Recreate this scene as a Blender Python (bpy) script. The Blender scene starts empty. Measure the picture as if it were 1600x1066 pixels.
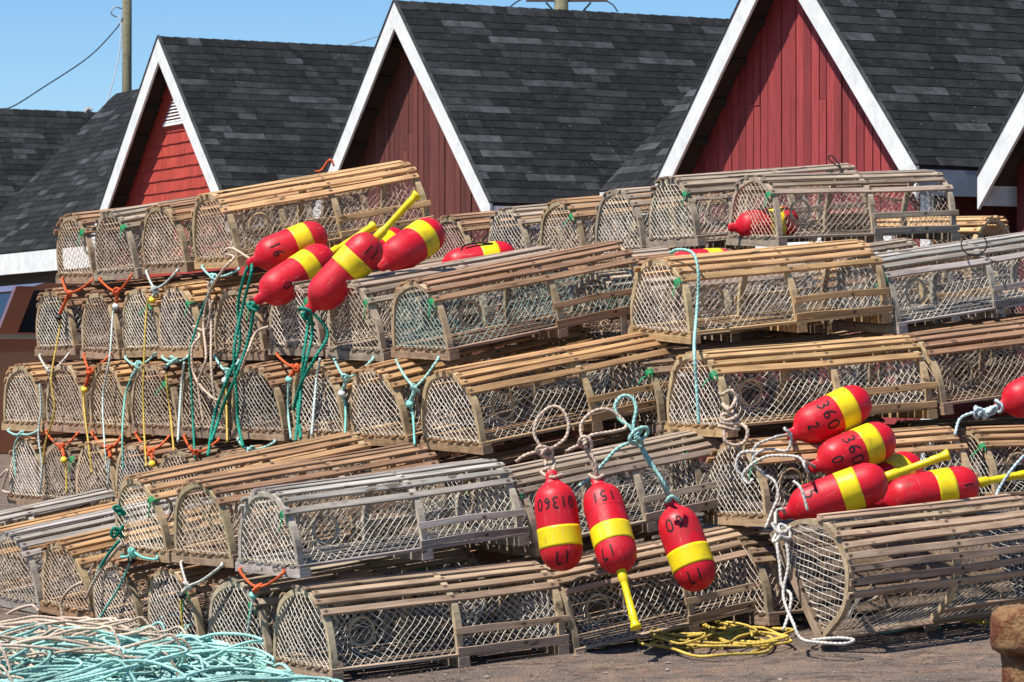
import bpy, math, random
from mathutils import Vector, Matrix, noise

# ------------------------------------------------------------------ camera, sky, sun, exposure
scene = bpy.context.scene
COL = scene.collection
F, CX, CY, YH, CAMZ = 5500.0, 800.0, 533.0, 607.0, 1.6
PIT = math.atan((YH - CY) / F)
cam_data = bpy.data.cameras.new('camera')
cam_data.sensor_width = 36.0
cam_data.lens = 36.0 * F / 1600.0
cam_data.clip_start = 0.5
cam_data.clip_end = 3000.0
cam_data.dof.use_dof = True
cam_data.dof.focus_distance = 17.5
cam_data.dof.aperture_fstop = 20.0
camera = bpy.data.objects.new('camera', cam_data)
COL.objects.link(camera)
camera.location = (0, 0, CAMZ)
camera.rotation_euler = (math.radians(90) + PIT, 0, 0)
scene.camera = camera

SUN_DIR = Vector((0.86, 0.52, -1.75)).normalized()          # the way the light travels
world = bpy.data.worlds.new('World')
scene.world = world
world.use_nodes = True
wn = world.node_tree
sky = wn.nodes.new('ShaderNodeTexSky')
sky.sky_type = 'NISHITA'
sky.sun_disc = False
sky.sun_elevation = math.asin(-SUN_DIR.z)
sky.sun_rotation = math.atan2(-SUN_DIR.x, -SUN_DIR.y)
sky.altitude = 1200
sky.air_density = 1.0
sky.dust_density = 0.0
sky.ozone_density = 5.0
wn.nodes['Background'].inputs['Strength'].default_value = 0.095
hs = wn.nodes.new('ShaderNodeHueSaturation')
hs.inputs['Saturation'].default_value = 1.18
wn.links.new(sky.outputs[0], hs.inputs['Color'])
wn.links.new(hs.outputs[0], wn.nodes['Background'].inputs['Color'])
sun_data = bpy.data.lights.new('sun', 'SUN')
sun_data.energy = 5.0
sun_data.angle = math.radians(0.5)
sun_data.color = (1.0, 0.95, 0.87)
sun = bpy.data.objects.new('sun', sun_data)
COL.objects.link(sun)
sun.rotation_euler = SUN_DIR.to_track_quat('-Z', 'Y').to_euler()
scene.view_settings.view_transform = 'Standard'
scene.view_settings.look = 'None'
scene.view_settings.exposure = 0.55
scene.view_settings.gamma = 1.0
scene.view_settings.use_curve_mapping = False

R = math.radians
rnd = random.Random(7)
scene.cycles.max_bounces = 4
scene.cycles.diffuse_bounces = 2
scene.cycles.glossy_bounces = 2
scene.cycles.transmission_bounces = 2
scene.cycles.adaptive_threshold = .02
scene.cycles.transparent_max_bounces = 4

# ------------------------------------------------------------------ helpers
def P(x, y, D):
    """the point D metres in front of the camera that the photograph shows at pixel (x, y)"""
    c, s = math.cos(PIT), math.sin(PIT)
    a, b = (x - CX) / F, -(y - CY) / F
    d = Vector((a, c - b * s, s + b * c))
    d *= D / d.y
    return Vector((d.x, d.y, d.z + CAMZ))

def pix(p):
    c, s = math.cos(PIT), math.sin(PIT)
    X, Y0, Z0 = p[0], p[1], p[2] - CAMZ
    Y, Z = Y0 * c + Z0 * s, -Y0 * s + Z0 * c
    return CX + F * X / Y, CY - F * Z / Y

def clamp(v, a, b): return max(a, min(b, v))

def ground_z(x, y):
    return CAMZ - 1.315 + .03 * (clamp(x, -6, 6) + .79) + .07 * (clamp(y, 9.5, 21) - 15.56)

class MB:
    """collects vertices and faces, then links them as one mesh object"""
    def __init__(s): s.v, s.f, s.c = [], [], []
    def box(s, x0, x1, y0, y1, z0, z1, col=None):
        b = len(s.v)
        s.v += [(x0,y0,z0),(x1,y0,z0),(x1,y1,z0),(x0,y1,z0),(x0,y0,z1),(x1,y0,z1),(x1,y1,z1),(x0,y1,z1)]
        s.f += [(b,b+3,b+2,b+1),(b+4,b+5,b+6,b+7),(b,b+1,b+5,b+4),(b+1,b+2,b+6,b+5),(b+2,b+3,b+7,b+6),(b+3,b,b+4,b+7)]
        return s
    def pts(s, p8):
        b = len(s.v); s.v += [tuple(p) for p in p8]
        s.f += [(b,b+3,b+2,b+1),(b+4,b+5,b+6,b+7),(b,b+1,b+5,b+4),(b+1,b+2,b+6,b+5),(b+2,b+3,b+7,b+6),(b+3,b,b+4,b+7)]
        return s
    def prism(s, poly, axis, a, b_):
        """poly: list of 2-D points; extruded along axis (0,1,2) from a to b_"""
        b = len(s.v); n = len(poly)
        for t in (a, b_):
            for q in poly:
                p = [q[0], q[1]]; p.insert(axis, t); s.v.append(tuple(p))
        s.f.append(tuple(range(b, b+n))[::-1]); s.f.append(tuple(range(b+n, b+2*n)))
        for i in range(n):
            j = (i+1) % n
            s.f.append((b+i, b+j, b+n+j, b+n+i))
        return s
    def lathe(s, prof, n=20, cap=True):
        b = len(s.v)
        for r, z in prof:
            for i in range(n):
                a = 2*math.pi*i/n; s.v.append((r*math.cos(a), r*math.sin(a), z))
        for k in range(len(prof)-1):
            for i in range(n):
                j = (i+1) % n
                s.f.append((b+k*n+i, b+k*n+j, b+(k+1)*n+j, b+(k+1)*n+i))
        if cap:
            s.f.append(tuple(range(b, b+n))[::-1]); e = b+(len(prof)-1)*n
            s.f.append(tuple(range(e, e+n)))
        return s
    def tube(s, path, r, n=6, twist=0.0, lobes=0, closed=False):
        """round (or lobed and twisted, like laid rope) tube along a list of points"""
        m = len(path)
        if m < 2: return s
        b = len(s.v)
        up = Vector((0.13, 0.21, 1)).normalized(); acc = 0.0
        for k in range(m):
            t = (path[min(k+1, m-1)] - path[max(k-1, 0)])
            if t.length < 1e-9: t = Vector((1, 0, 0))
            t.normalize()
            x = up - t*up.dot(t)
            if x.length < 1e-4: x = t.orthogonal()
            x.normalize(); up = x; y = t.cross(x)
            if k: acc += (path[k]-path[k-1]).length * twist
            for i in range(n):
                a = 2*math.pi*i/n
                rr = r*(1+.17*math.cos(lobes*a)) if lobes else r
                a += acc
                s.v.append(tuple(path[k] + x*(rr*math.cos(a)) + y*(rr*math.sin(a))))
        for k in range(m-1):
            for i in range(n):
                j = (i+1) % n
                s.f.append((b+k*n+i, b+k*n+j, b+(k+1)*n+j, b+(k+1)*n+i))
        s.f.append(tuple(range(b, b+n))[::-1]); e = b+(m-1)*n
        s.f.append(tuple(range(e, e+n)))
        return s
    def seg(s, p, q, r):
        """a three-sided twine segment"""
        t = q-p
        if t.length < 1e-6: return
        t.normalize(); x = t.orthogonal().normalized(); y = t.cross(x); b = len(s.v)
        for c in (p, q):
            for i in range(3):
                a = 2.0944*i; s.v.append(tuple(c + x*(r*math.cos(a)) + y*(r*math.sin(a))))
        s.f += [(b,b+1,b+4,b+3),(b+1,b+2,b+5,b+4),(b+2,b,b+3,b+5)]
    def mesh(s, name, mat, smooth=False):
        me = bpy.data.meshes.new(name)
        me.from_pydata(s.v, [], s.f)
        me.materials.append(mat)
        if smooth: me.polygons.foreach_set('use_smooth', [True]*len(me.polygons))
        me.update()
        return me

def link(name, me, parent=None, M=None, color=None):
    o = bpy.data.objects.new(name, me)
    COL.objects.link(o)
    if parent is not None: o.parent = parent
    if M is not None: o.matrix_local = M
    if color is not None: o.color = (color[0], color[1], color[2], 1)
    return o

def thing(name, label, cat, M=None, group=None):
    o = bpy.data.objects.new(name, None)
    COL.objects.link(o); o.empty_display_size = .1
    if M is not None: o.matrix_world = M
    return tag(o, label, cat, group)

def tag(o, label, cat, group=None):
    o['label'] = label; o['category'] = cat
    if group: o['group'] = group
    return o

def struct(o):
    o['kind'] = 'structure'; return o

def frame(o, x, y, z):
    M = Matrix.Identity(4)
    for i, a in enumerate((x, y, z)):
        M[0][i], M[1][i], M[2][i] = a[0], a[1], a[2]
    M[0][3], M[1][3], M[2][3] = o[0], o[1], o[2]
    return M

def spline(pts, step=.012, jit=0.0, rr=rnd):
    pts = [Vector(p) for p in pts]
    if jit: pts = [pts[0]] + [p + Vector((rr.uniform(-jit, jit), rr.uniform(-jit, jit), rr.uniform(-jit, jit))) for p in pts[1:-1]] + [pts[-1]]
    out = []
    q = [pts[0]*2-pts[1]] + pts + [pts[-1]*2-pts[-2]]
    for i in range(1, len(q)-2):
        a, b, c, d = q[i-1:i+3]
        n = max(2, int((c-b).length/step))
        for k in range(n):
            t = k/n
            out.append(.5*((2*b)+(c-a)*t+(2*a-5*b+4*c-d)*t*t+(3*b-a-3*c+d)*t**3))
    out.append(pts[-1])
    return out

# ------------------------------------------------------------------ materials
def new_mat(name, rough=.8):
    m = bpy.data.materials.new(name); m.use_nodes = True
    nt = m.node_tree; b = nt.nodes['Principled BSDF']
    b.inputs['Roughness'].default_value = rough
    b.inputs['Specular IOR Level'].default_value = .3
    return m, nt, b

def N(nt, t, **kw):
    n = nt.nodes.new(t)
    for k, v in kw.items(): setattr(n, k, v)
    return n

def mixc(nt, a, b, fac, mode='MIX'):
    n = nt.nodes.new('ShaderNodeMix'); n.data_type = 'RGBA'; n.blend_type = mode
    for s, val in ((n.inputs[0], fac), (n.inputs[6], a), (n.inputs[7], b)):
        if hasattr(val, 'default_value') or hasattr(val, 'links'): nt.links.new(val, s)
        else: s.default_value = val
    return n.outputs[2]

def ramp(nt, src, stops):
    n = nt.nodes.new('ShaderNodeValToRGB'); nt.links.new(src, n.inputs[0])
    e = n.color_ramp.elements
    e[0].position, e[0].color = stops[0][0], stops[0][1]
    e[1].position, e[1].color = stops[-1][0], stops[-1][1]
    for p, c in stops[1:-1]:
        k = e.new(p); k.color = c
    return n.outputs[0]

def g(v): return (v, v, v, 1)

def coords(nt, scale, rand=True):
    tc = N(nt, 'ShaderNodeTexCoord'); src = tc.outputs['Object']
    if rand:
        oi = N(nt, 'ShaderNodeObjectInfo')
        mul = N(nt, 'ShaderNodeMath', operation='MULTIPLY'); mul.inputs[1].default_value = 37.0
        nt.links.new(oi.outputs['Random'], mul.inputs[0])
        add = N(nt, 'ShaderNodeVectorMath', operation='ADD')
        nt.links.new(src, add.inputs[0]); nt.links.new(mul.outputs[0], add.inputs[1]); src = add.outputs[0]
    mp = N(nt, 'ShaderNodeMapping'); mp.inputs['Scale'].default_value = scale
    nt.links.new(src, mp.inputs['Vector'])
    return mp.outputs[0]

def nz(nt, vec, scale, detail=3, rough=.55):
    n = N(nt, 'ShaderNodeTexNoise'); nt.links.new(vec, n.inputs['Vector'])
    n.inputs['Scale'].default_value = scale; n.inputs['Detail'].default_value = detail; n.inputs['Roughness'].default_value = rough
    return n.outputs['Fac']

def bump(nt, b, src, strength, dist):
    bp = N(nt, 'ShaderNodeBump'); bp.inputs['Strength'].default_value = strength; bp.inputs['Distance'].default_value = dist
    nt.links.new(src, bp.inputs['Height']); nt.links.new(bp.outputs[0], b.inputs['Normal'])

def obj_color(nt):
    return N(nt, 'ShaderNodeObjectInfo').outputs['Color']

# weathered wood, tinted by the colour of each piece
def wood_mat(name, scale=(2.2, 55, 55), grain=.5, stain=.45, nails=()):
    m, nt, b = new_mat(name, .85)
    v = coords(nt, scale)
    gr = nz(nt, v, 1.0, 5, .65)
    c = mixc(nt, obj_color(nt), ramp(nt, gr, [(.25, g(1-grain)), (.5, g(.98)), (.8, g(1.25))]), 1.0, 'MULTIPLY')
    st = nz(nt, coords(nt, (1.6, 9, 9)), 2.2, 4, .6)
    c = mixc(nt, c, ramp(nt, st, [(.3, (1-stain, 1-stain*1.05, 1-stain*1.1, 1)), (.55, g(1.0)), (.75, (1.12, 1.1, 1.08, 1))]), .9, 'MULTIPLY')
    knot = nz(nt, coords(nt, (9, 22, 22)), 1.0, 1, .3)
    c = mixc(nt, c, (.06, .035, .02, 1), ramp(nt, knot, [(.70, g(0)), (.76, g(.75))]))
    for x0 in nails:                              # iron nail heads with their rust stain
        fl = N(nt, 'ShaderNodeMapping'); fl.inputs['Scale'].default_value = (.7, 1, 0); fl.inputs['Location'].default_value = (-x0*.7, 0, 0)
        nt.links.new(N(nt, 'ShaderNodeTexCoord').outputs['Object'], fl.inputs['Vector'])
        ln = N(nt, 'ShaderNodeVectorMath', operation='LENGTH'); nt.links.new(fl.outputs[0], ln.inputs[0])
        c = mixc(nt, c, (.05, .032, .024, 1), ramp(nt, ln.outputs['Value'], [(.004, g(.95)), (.012, g(0))]))
    nt.links.new(c, b.inputs['Base Color'])
    bump(nt, b, gr, .5, .004)
    return m

def tint_mat(name, rough=.85, n_scale=60, lo=.75, hi=1.15, bs=0.0, spec=.2):
    m, nt, b = new_mat(name, rough)
    b.inputs['Specular IOR Level'].default_value = spec
    f = nz(nt, coords(nt, (1, 1, 1)), n_scale, 3)
    c = mixc(nt, obj_color(nt), ramp(nt, f, [(.3, g(lo)), (.7, g(hi))]), 1.0, 'MULTIPLY')
    nt.links.new(c, b.inputs['Base Color'])
    if bs: bump(nt, b, f, bs, .003)
    return m

M_WOOD = wood_mat('weathered_wood', grain=.6, stain=.5, nails=(-.6, .06, .6))
M_BOW = wood_mat('bent_wood', (14, 14, 14), .35, .35)
M_NET = tint_mat('net_twine', .9, 14, .62, 1.15)
M_ROPE = tint_mat('rope_fibre', .75, 25, .72, 1.12, spec=.25)
M_PLAST = None

def plastic(name, col, rough=.33):
    m, nt, b = new_mat(name, rough)
    b.inputs['Specular IOR Level'].default_value = .38
    v = coords(nt, (1, 1, 1))
    f = nz(nt, v, 9, 5, .65); f2 = nz(nt, coords(nt, (60, 60, 8)), 1.0, 4, .7)
    c = mixc(nt, col, (col[0]*.72, col[1]*.7+.004, col[2]*.7+.004, 1), ramp(nt, f, [(.45, g(0)), (.75, g(.8))]))
    c = mixc(nt, c, (.62, .45, .40, 1), ramp(nt, f2, [(.60, g(0)), (.78, g(.45))]))
    f3 = nz(nt, coords(nt, (7, 7, 7)), 1.0, 6, .75)
    c = mixc(nt, c, (.10, .05, .04, 1), ramp(nt, f3, [(.56, g(0)), (.72, g(.6))]))
    nt.links.new(c, b.inputs['Base Color'])
    nt.links.new(ramp(nt, f, [(.3, g(rough-.05)), (.7, g(rough+.2))]), b.inputs['Roughness'])
    bump(nt, b, nz(nt, v, 16, 3), .12, .01)
    return m
M_RED = plastic('red_plastic', (.58, .006, .018, 1), .42)
M_YEL = plastic('yellow_plastic', (.80, .60, .008, 1), .32)
def plain(name, col, rough=.6, spec=.3, metal=0):
    m, nt, b = new_mat(name, rough)
    b.inputs['Base Color'].default_value = (*col, 1); b.inputs['Metallic'].default_value = metal
    b.inputs['Specular IOR Level'].default_value = spec
    return m
M_INK = plain('marker_ink', (.012, .010, .012), .6)

def shingle_mat(name, attr):
    m, nt, b = new_mat(name, .95)
    b.inputs['Specular IOR Level'].default_value = .15
    if attr:
        a = N(nt, 'ShaderNodeVertexColor'); a.layer_name = 'tone'; base = a.outputs['Color']
    else: base = obj_color(nt)
    v = coords(nt, (1, 1, 1), not attr)
    gr = nz(nt, v, 160, 2, .7)
    c = mixc(nt, base, ramp(nt, gr, [(.3, g(.55)), (.7, g(1.5))]), 1.0, 'MULTIPLY')
    pt = nz(nt, v, 6, 4); c = mixc(nt, c, ramp(nt, pt, [(.3, g(.6)), (.7, g(1.55))]), 1.0, 'MULTIPLY')
    sp = nz(nt, v, 55, 0, 0); c = mixc(nt, c, (.45, .47, .5, 1), ramp(nt, sp, [(.80, g(0)), (.86, g(.45))]))
    nt.links.new(c, b.inputs['Base Color'])
    bump(nt, b, gr, .5, .01)
    return m
M_SHIN = shingle_mat('asphalt_shingle', False)
M_SHIN2 = shingle_mat('asphalt_shingle_sheet', True)

def paint_mat(name, under, wear=.35, scale=(25, 25, 2.0), lo=.72, hi=1.22):
    m, nt, b = new_mat(name, .75)
    v = coords(nt, scale)
    f = nz(nt, v, 1.0, 5, .65)
    c = mixc(nt, obj_color(nt), ramp(nt, f, [(.3, g(lo)), (.7, g(hi))]), 1.0, 'MULTIPLY')
    f2 = nz(nt, coords(nt, (scale[0]*2, scale[1]*2, scale[2]*2.5)), 1.0, 5, .7)
    c = mixc(nt, c, under, ramp(nt, f2, [(.60, g(0)), (.76, g(wear))]))
    nt.links.new(c, b.inputs['Base Color'])
    bump(nt, b, f, .35, .006)
    return m
M_PAINT = paint_mat('painted_boards', (.30, .20, .17, 1))
M_WHITE = paint_mat('white_trim_paint', (.36, .33, .29, 1), .8, (5, 5, 5), .82, 1.1)
M_DARKWOOD = plain('dark_soffit_wood', (.045, .035, .03), .9)
M_SHAKE = paint_mat('painted_shakes', (.55, .30, .26, 1), .8, (45, 45, 4))

# ------------------------------------------------------------------ ground
def build_ground():
    m, nt, b = new_mat('dusty_asphalt', .95)
    tc = N(nt, 'ShaderNodeTexCoord').outputs['Object']
    big = nz(nt, tc, .9, 5, .6); mid = nz(nt, tc, 5, 6, .65); fine = nz(nt, tc, 120, 2, .7)
    c = mixc(nt, (.28, .20, .15, 1), (.38, .25, .17, 1), ramp(nt, big, [(.4, g(0)), (.62, g(1))]))
    c = mixc(nt, c, (.17, .14, .12, 1), ramp(nt, mid, [(.42, g(.75)), (.58, g(0))]))
    c = mixc(nt, c, ramp(nt, fine, [(.3, g(.45)), (.7, g(1.5))]), 1.0, 'MULTIPLY')
    peb = N(nt, 'ShaderNodeTexVoronoi'); nt.links.new(tc, peb.inputs['Vector']); peb.inputs['Scale'].default_value = 70
    c = mixc(nt, c, (.42, .36, .31, 1), ramp(nt, peb.outputs['Distance'], [(.10, g(.55)), (.17, g(0))]))
    mp = N(nt, 'ShaderNodeMapping'); mp.inputs['Scale'].default_value = (.8, 2.2, 1); nt.links.new(tc, mp.inputs['Vector'])
    cr = nz(nt, mp.outputs[0], 1.6, 7, .62)
    c = mixc(nt, c, (.035, .028, .024, 1), ramp(nt, cr, [(.488, g(0)), (.497, g(.9)), (.503, g(.9)), (.512, g(0))]))
    c = mixc(nt, c, (.20, .085, .05, 1), ramp(nt, nz(nt, mp.outputs[0], 2.3, 4, .6), [(.58, g(0)), (.72, g(.55))]))
    nt.links.new(c, b.inputs['Base Color'])
    h = mixc(nt, mid, fine, .45); bump(nt, b, h, 1.0, .06)
    xs = [-600, -200, -60, -20, -6] + [-6+.25*i for i in range(1, 48)] + [6, 20, 60, 200, 600]
    ys = [-60, 0, 5, 9.5] + [9.5+.25*i for i in range(1, 47)] + [21, 24, 30, 60, 200, 900]
    mb = MB()
    for y in ys:
        for x in xs:
            z = ground_z(x, y)
            if abs(x) < 6 and 9.5 < y < 21: z += .012*noise.noise(Vector((x*1.3, y*1.3, 0))) + .006*noise.noise(Vector((x*5, y*5, 3)))
            mb.v.append((x, y, z))
    n = len(xs)
    for j in range(len(ys)-1):
        for i in range(n-1):
            mb.f.append((j*n+i, j*n+i+1, (j+1)*n+i+1, (j+1)*n+i))
    struct(link('ground', mb.mesh('ground', m, True)))
build_ground()

# ------------------------------------------------------------------ sheds
TH = R(27.2)
UH = Vector((math.cos(TH), math.sin(TH), 0)); VH = Vector((math.sin(TH), -math.cos(TH), 0))
HZ = .65                                        # foot of the sheds
S45 = math.sqrt(.5)
SH_W = (.20, .27, .34, .42)
def shingle_mesh(w):
    b = MB(); h, l = w/2-.003, .23
    b.pts([(-h,0,.0),(h,0,.0),(h,l,-.002),(-h,l,-.002),(-h,0,.013),(h,0,.013),(h,l,.003),(-h,l,.003)])
    return b.mesh('shingle', M_SHIN)
SH_MESH = [shingle_mesh(w) for w in SH_W]

def shingle_tone(rr):
    k = rr.random()
    if k < .10: v = rr.uniform(.040, .062)
    elif k < .30: v = rr.uniform(.024, .036)
    else: v = rr.uniform(.014, .021)
    v *= .88; return (v*.97, v, v*1.06)

def shingle_field(parent, PM, o, xd, up, nrm, width, rows, box, rr, expo=.143, maxn=300):
    """courses of single shingles up a slope; those in the pixel box are pieces of their own"""
    o, xd, up, nrm = map(Vector, (o, xd, up, nrm))
    cand, rest = [], []
    for j in range(rows):
        x = rr.uniform(-.2, 0); t = shingle_tone(rr); run = 0
        while x < width:
            k = rr.randrange(4); w = SH_W[k]
            if run <= 0:
                t = shingle_tone(rr); run = rr.choice((1, 1, 1, 2, 2))
            run -= 1
            x1 = min(x+w, width+.02); x0 = max(x, -.02)
            if x1-x0 > .03:
                p = o + xd*((x0+x1)/2) + up*(j*expo+rr.uniform(-.004, .004)) + nrm*.004
                q = pix(PM @ p)
                fq = rr.uniform(.85, 1.15); tt = tuple(c*fq for c in t)
                it = (p, k, (x1-x0)/w, tt)
                (cand if box[0] < q[0] < box[2] and box[1] < q[1] < box[3] else rest).append(it)
            x += w
    rr.shuffle(cand)
    # the single pieces fill a compact patch: those nearest the middle of the visible patch
    cx, cy = (box[0]+box[2])/2, (box[1]+box[3])/2
    cand.sort(key=lambda i: abs(pix(PM @ i[0])[0]-cx)/(box[2]-box[0]) + abs(pix(PM @ i[0])[1]-cy)/(box[3]-box[1]))
    rest += cand[maxn:]; cand = cand[:maxn]
    for p, k, s, t in cand:
        M = frame(p, xd*s, up, nrm)
        link('shingle', SH_MESH[k], parent, M, t)
    b = MB(); cols = []
    for p, k, s, t in rest:
        h, l = SH_W[k]/2*s-.003, .23
        pts = [(-h,0,.0),(h,0,.0),(h,l,-.002),(-h,l,-.002),(-h,0,.013),(h,0,.013),(h,l,.003),(-h,l,.003)]
        b.pts([p + xd*a + up*c + nrm*d for a, c, d in pts]); cols += [t]*8
    if b.v:
        me = b.mesh('shingle_cover', M_SHIN2)
        at = me.color_attributes.new('tone', 'FLOAT_COLOR', 'POINT')
        at.data.foreach_set('color', [c for t in cols for c in (*t, 1)])
        ob = link('shingle_cover', me, parent); ob['kind'] = 'stuff'

def ridge_caps(parent, p0, d, n, side_l, side_r, rr, name='ridge_cap'):
    """bent cap shingles along a ridge; side_l, side_r are the downhill directions"""
    p0, d, sl, sr = map(Vector, (p0, d, side_l, side_r))
    for i in range(n):
        a, e = p0 + d*(i*.2), p0 + d*(i*.2+.26)
        up0, up1 = Vector((0, 0, .032)), Vector((0, 0, .02))
        w = .17; b = MB(); th = Vector((0, 0, -.012))
        pts = [a+up0+sl*w, a+up0, a+up0+sr*w, e+up1+sl*w, e+up1, e+up1+sr*w]
        b.v = [tuple(q) for q in pts] + [tuple(q+th) for q in pts]
        b.f = [(0,1,4,3),(1,2,5,4),(6,9,10,7),(7,10,11,8),(0,6,7,1),(1,7,8,2),(0,3,9,6),(2,8,11,5),(3,4,10,9),(4,5,11,10)]
        link(name, b.mesh(name, M_SHIN), parent, None, shingle_tone(rr))

def house(name, label, u0, v0, zr, half, ln, wall, wall_col, box, seed, wing=None, wingbox=None, fascia_col=(.8, .8, .8), trim=True):
    rr = random.Random(seed)
    base = UH*u0 + VH*v0
    PM = Matrix.Translation((base.x, base.y, HZ)) @ Matrix.Rotation(TH, 4, 'Z')
    t = thing(name, label, 'shed', PM)
    ze = zr - half; ov = .30
    # roof decks
    for s in (-1, 1):
        b = MB()
        b.prism([(0, zr), (s*(half+.12), ze-.12), (s*(half+.12), ze-.24), (0, zr-.12)], 0, 0, ln)
        link('roof', b.mesh('roof', M_DARKWOOD), t)
    n = int((half*1.4142+.15)/.143)
    shingle_field(t, PM, (0, -(half+.12)-.02, ze-.12-.02+.002), (1, 0, 0), (0, S45, S45), (0, -S45, S45), ln, n, box, rr)
    ridge_caps(t, (0, 0, zr), (1, 0, 0), int(ln/.2), (0, S45, -S45), (0, -S45, -S45), rr)
    # rake boards, a little proud of the roof edge
    if trim:
        for s in (-1, 1):
            b = MB(); w = .36; e = half+.16
            b.prism([(0, zr+.02), (s*e, zr+.02-e), (s*e, zr+.02-e-w*.95), (0, zr+.02-w)], 0, -.035, -.002)
            link('rake_board', b.mesh('rake_board', M_WHITE), t, None, (.70, .70, .68))
            b = MB(); b.prism([(0, zr+.045), (s*e, zr+.045-e), (s*e, zr+.022-e), (0, zr+.022)], 0, -.05, -.005)
            link('drip_edge', b.mesh('drip_edge', M_SHIN), t, None, (.05, .05, .052))
    # rafters seen under the overhang
    for k in range(6):
        for s in (-1, 1):
            a = .35 + k*.42; b = MB()
            b.box(0.02, ov, s*a-.02, s*a+.02, zr-a-.21, zr-a-.13)
            link('lookout', b.mesh('lookout', M_DARKWOOD), t)
    # gable wall
    b = MB(); b.prism([(-half+.06, 0), (half-.06, 0), (half-.06, ze+.06-.14), (0, zr-.14), (-half+.06, ze+.06-.14)], 0, ov+.03, ov+.10)
    link('wall', b.mesh('wall', M_DARKWOOD), t)
    if wall == 'boards':
        y = -half+.08
        while y < half-.08:
            w = rr.uniform(.145, .165); y1 = min(y+w-.014, half-.07)
            z0, z1 = zr-.15-abs(y), zr-.15-abs(y1)
            segs = [(0.0, z0, z1)]
            if z0 > ze+1.0 and rr.random() < .3:
                c = ze + rr.uniform(.7, .95)
                segs = [(0.0, c, c), (c+.006, z0, z1)]
            for (zb, za, zc) in segs:
                b = MB(); d = rr.uniform(0, .014)
                b.pts([(ov-d,y,zb),(ov+.03,y,zb),(ov+.03,y1,zb),(ov-d,y1,zb),(ov-d,y,za),(ov+.03,y,za),(ov+.03,y1,zc),(ov-d,y1,zc)])
                f = rr.uniform(.72, 1.22)
                link('board', b.mesh('board', M_PAINT), t, None, tuple(c*f for c in wall_col))
            y += w
    elif wall == 'shakes':
        z = ze-.6; row = 0
        lows = 0
        b = MB(); b.box(ov, ov+.03, -half+.08, half-.08, 0, ze-.6)
        link('wall_boarding', b.mesh('wall_boarding', M_PAINT), t, None, wall_col)
        while z < zr-.3:
            y = -half
            lim = zr-.16-z
            y = -min(lim, half-.08)
            while y < min(lim, half-.08):
                w = rr.uniform(.09, .2); y1 = min(y+w-.004, min(lim, half-.08))
                if y1-y > .02:
                    top = .19; d = rr.uniform(0, .004); dz = rr.uniform(-.006, .004)
                    za = min(z+top, zr-.15-abs(y)); zc = min(z+top, zr-.15-abs(y1))
                    b = MB()
                    b.pts([(ov-.022-d,y,z+dz),(ov+.03,y,z+dz),(ov+.03,y1,z+dz),(ov-.022-d,y1,z+dz),(ov-.004,y,max(za,z+.01)),(ov+.03,y,max(za,z+.01)),(ov+.03,y1,max(zc,z+.01)),(ov-.004,y1,max(zc,z+.01))])
                    f = rr.uniform(.86, 1.14)
                    link('wall_shingle', b.mesh('wall_shingle', M_SHAKE), t, None, tuple(c*f for c in wall_col))
                y += w
            z += .172
    # side walls, back wall and eave board
    for s in (-1, 1):
        b = MB(); b.box(ov+.11, ln-.3, s*(half-.10)-.04, s*(half-.10)+.04, 0, ze-.02)
        link('side_wall', b.mesh('side_wall', M_PAINT), t, None, (.09, .016, .014))
        b = MB(); b.box(.02, ln, s*(half+.125), s*(half+.15), ze-.44, ze-.17)
        link('eave_board', b.mesh('eave_board', M_WHITE), t, None, fascia_col)
    b = MB(); b.prism([(-half+.1, 0), (half-.1, 0), (half-.1, ze-.03), (0, zr-.14), (-half+.1, ze-.03)], 0, ln-.4, ln-.32)
    link('back_wall', b.mesh('back_wall', M_PAINT), t, None, (.09, .016, .014))
    # wing: a roof with its ridge along the row of sheds, left of the gable
    if wing:
        xe, zw, yl, rz = wing            # eave X, eave Z, left end Y, ridge Z
        run = rz-zw; y0 = .2
        b = MB(); b.prism([(xe, zw), (xe+run, rz), (xe+2*run, zw), (xe+2*run, zw-.12), (xe+run, rz-.12), (xe, zw-.12)], 1, y0, yl)
        link('wing_roof', b.mesh('wing_roof', M_DARKWOOD), t)
        shingle_field(t, PM, (xe-.02, yl, zw-.018), (0, -1, 0), (S45, 0, S45), (-S45, 0, S45), yl-y0, int(run*1.4142/.143)+1, wingbox, rr)
        ridge_caps(t, (xe+run, yl, rz), (0, -1, 0), int((yl-y0)/.2), (-S45, 0, -S45), (S45, 0, -S45), rr)
        b = MB(); b.box(xe-.03, xe-.004, y0+half, yl, zw-.36, zw-.03)
        link('eave_board', b.mesh('eave_board', M_WHITE), t, None, (.70, .70, .68))
        b = MB(); b.prism([(xe-.02, zw-.02), (xe+run, rz-.0), (xe+run, rz-.24), (xe-.02, zw-.26)], 1, yl+.002, yl+.03)
        link('rake_board', b.mesh('rake_board', M_DARKWOOD), t)
        x = y0+half
        while x < yl-.3:
            b = MB(); b.box(xe+.35, xe+.40, x, x+.19, 0, zw-.13)
            link('board', b.mesh('board', M_PAINT), t, None, (.075, .068, .062)); x += .2
        b = MB(); b.box(xe+.41, xe+2*run-.4, yl-.36, yl-.28, 0, zw-.13)
        link('side_wall', b.mesh('side_wall', M_PAINT), t, None, (.075, .068, .062))
    return t, PM

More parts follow.
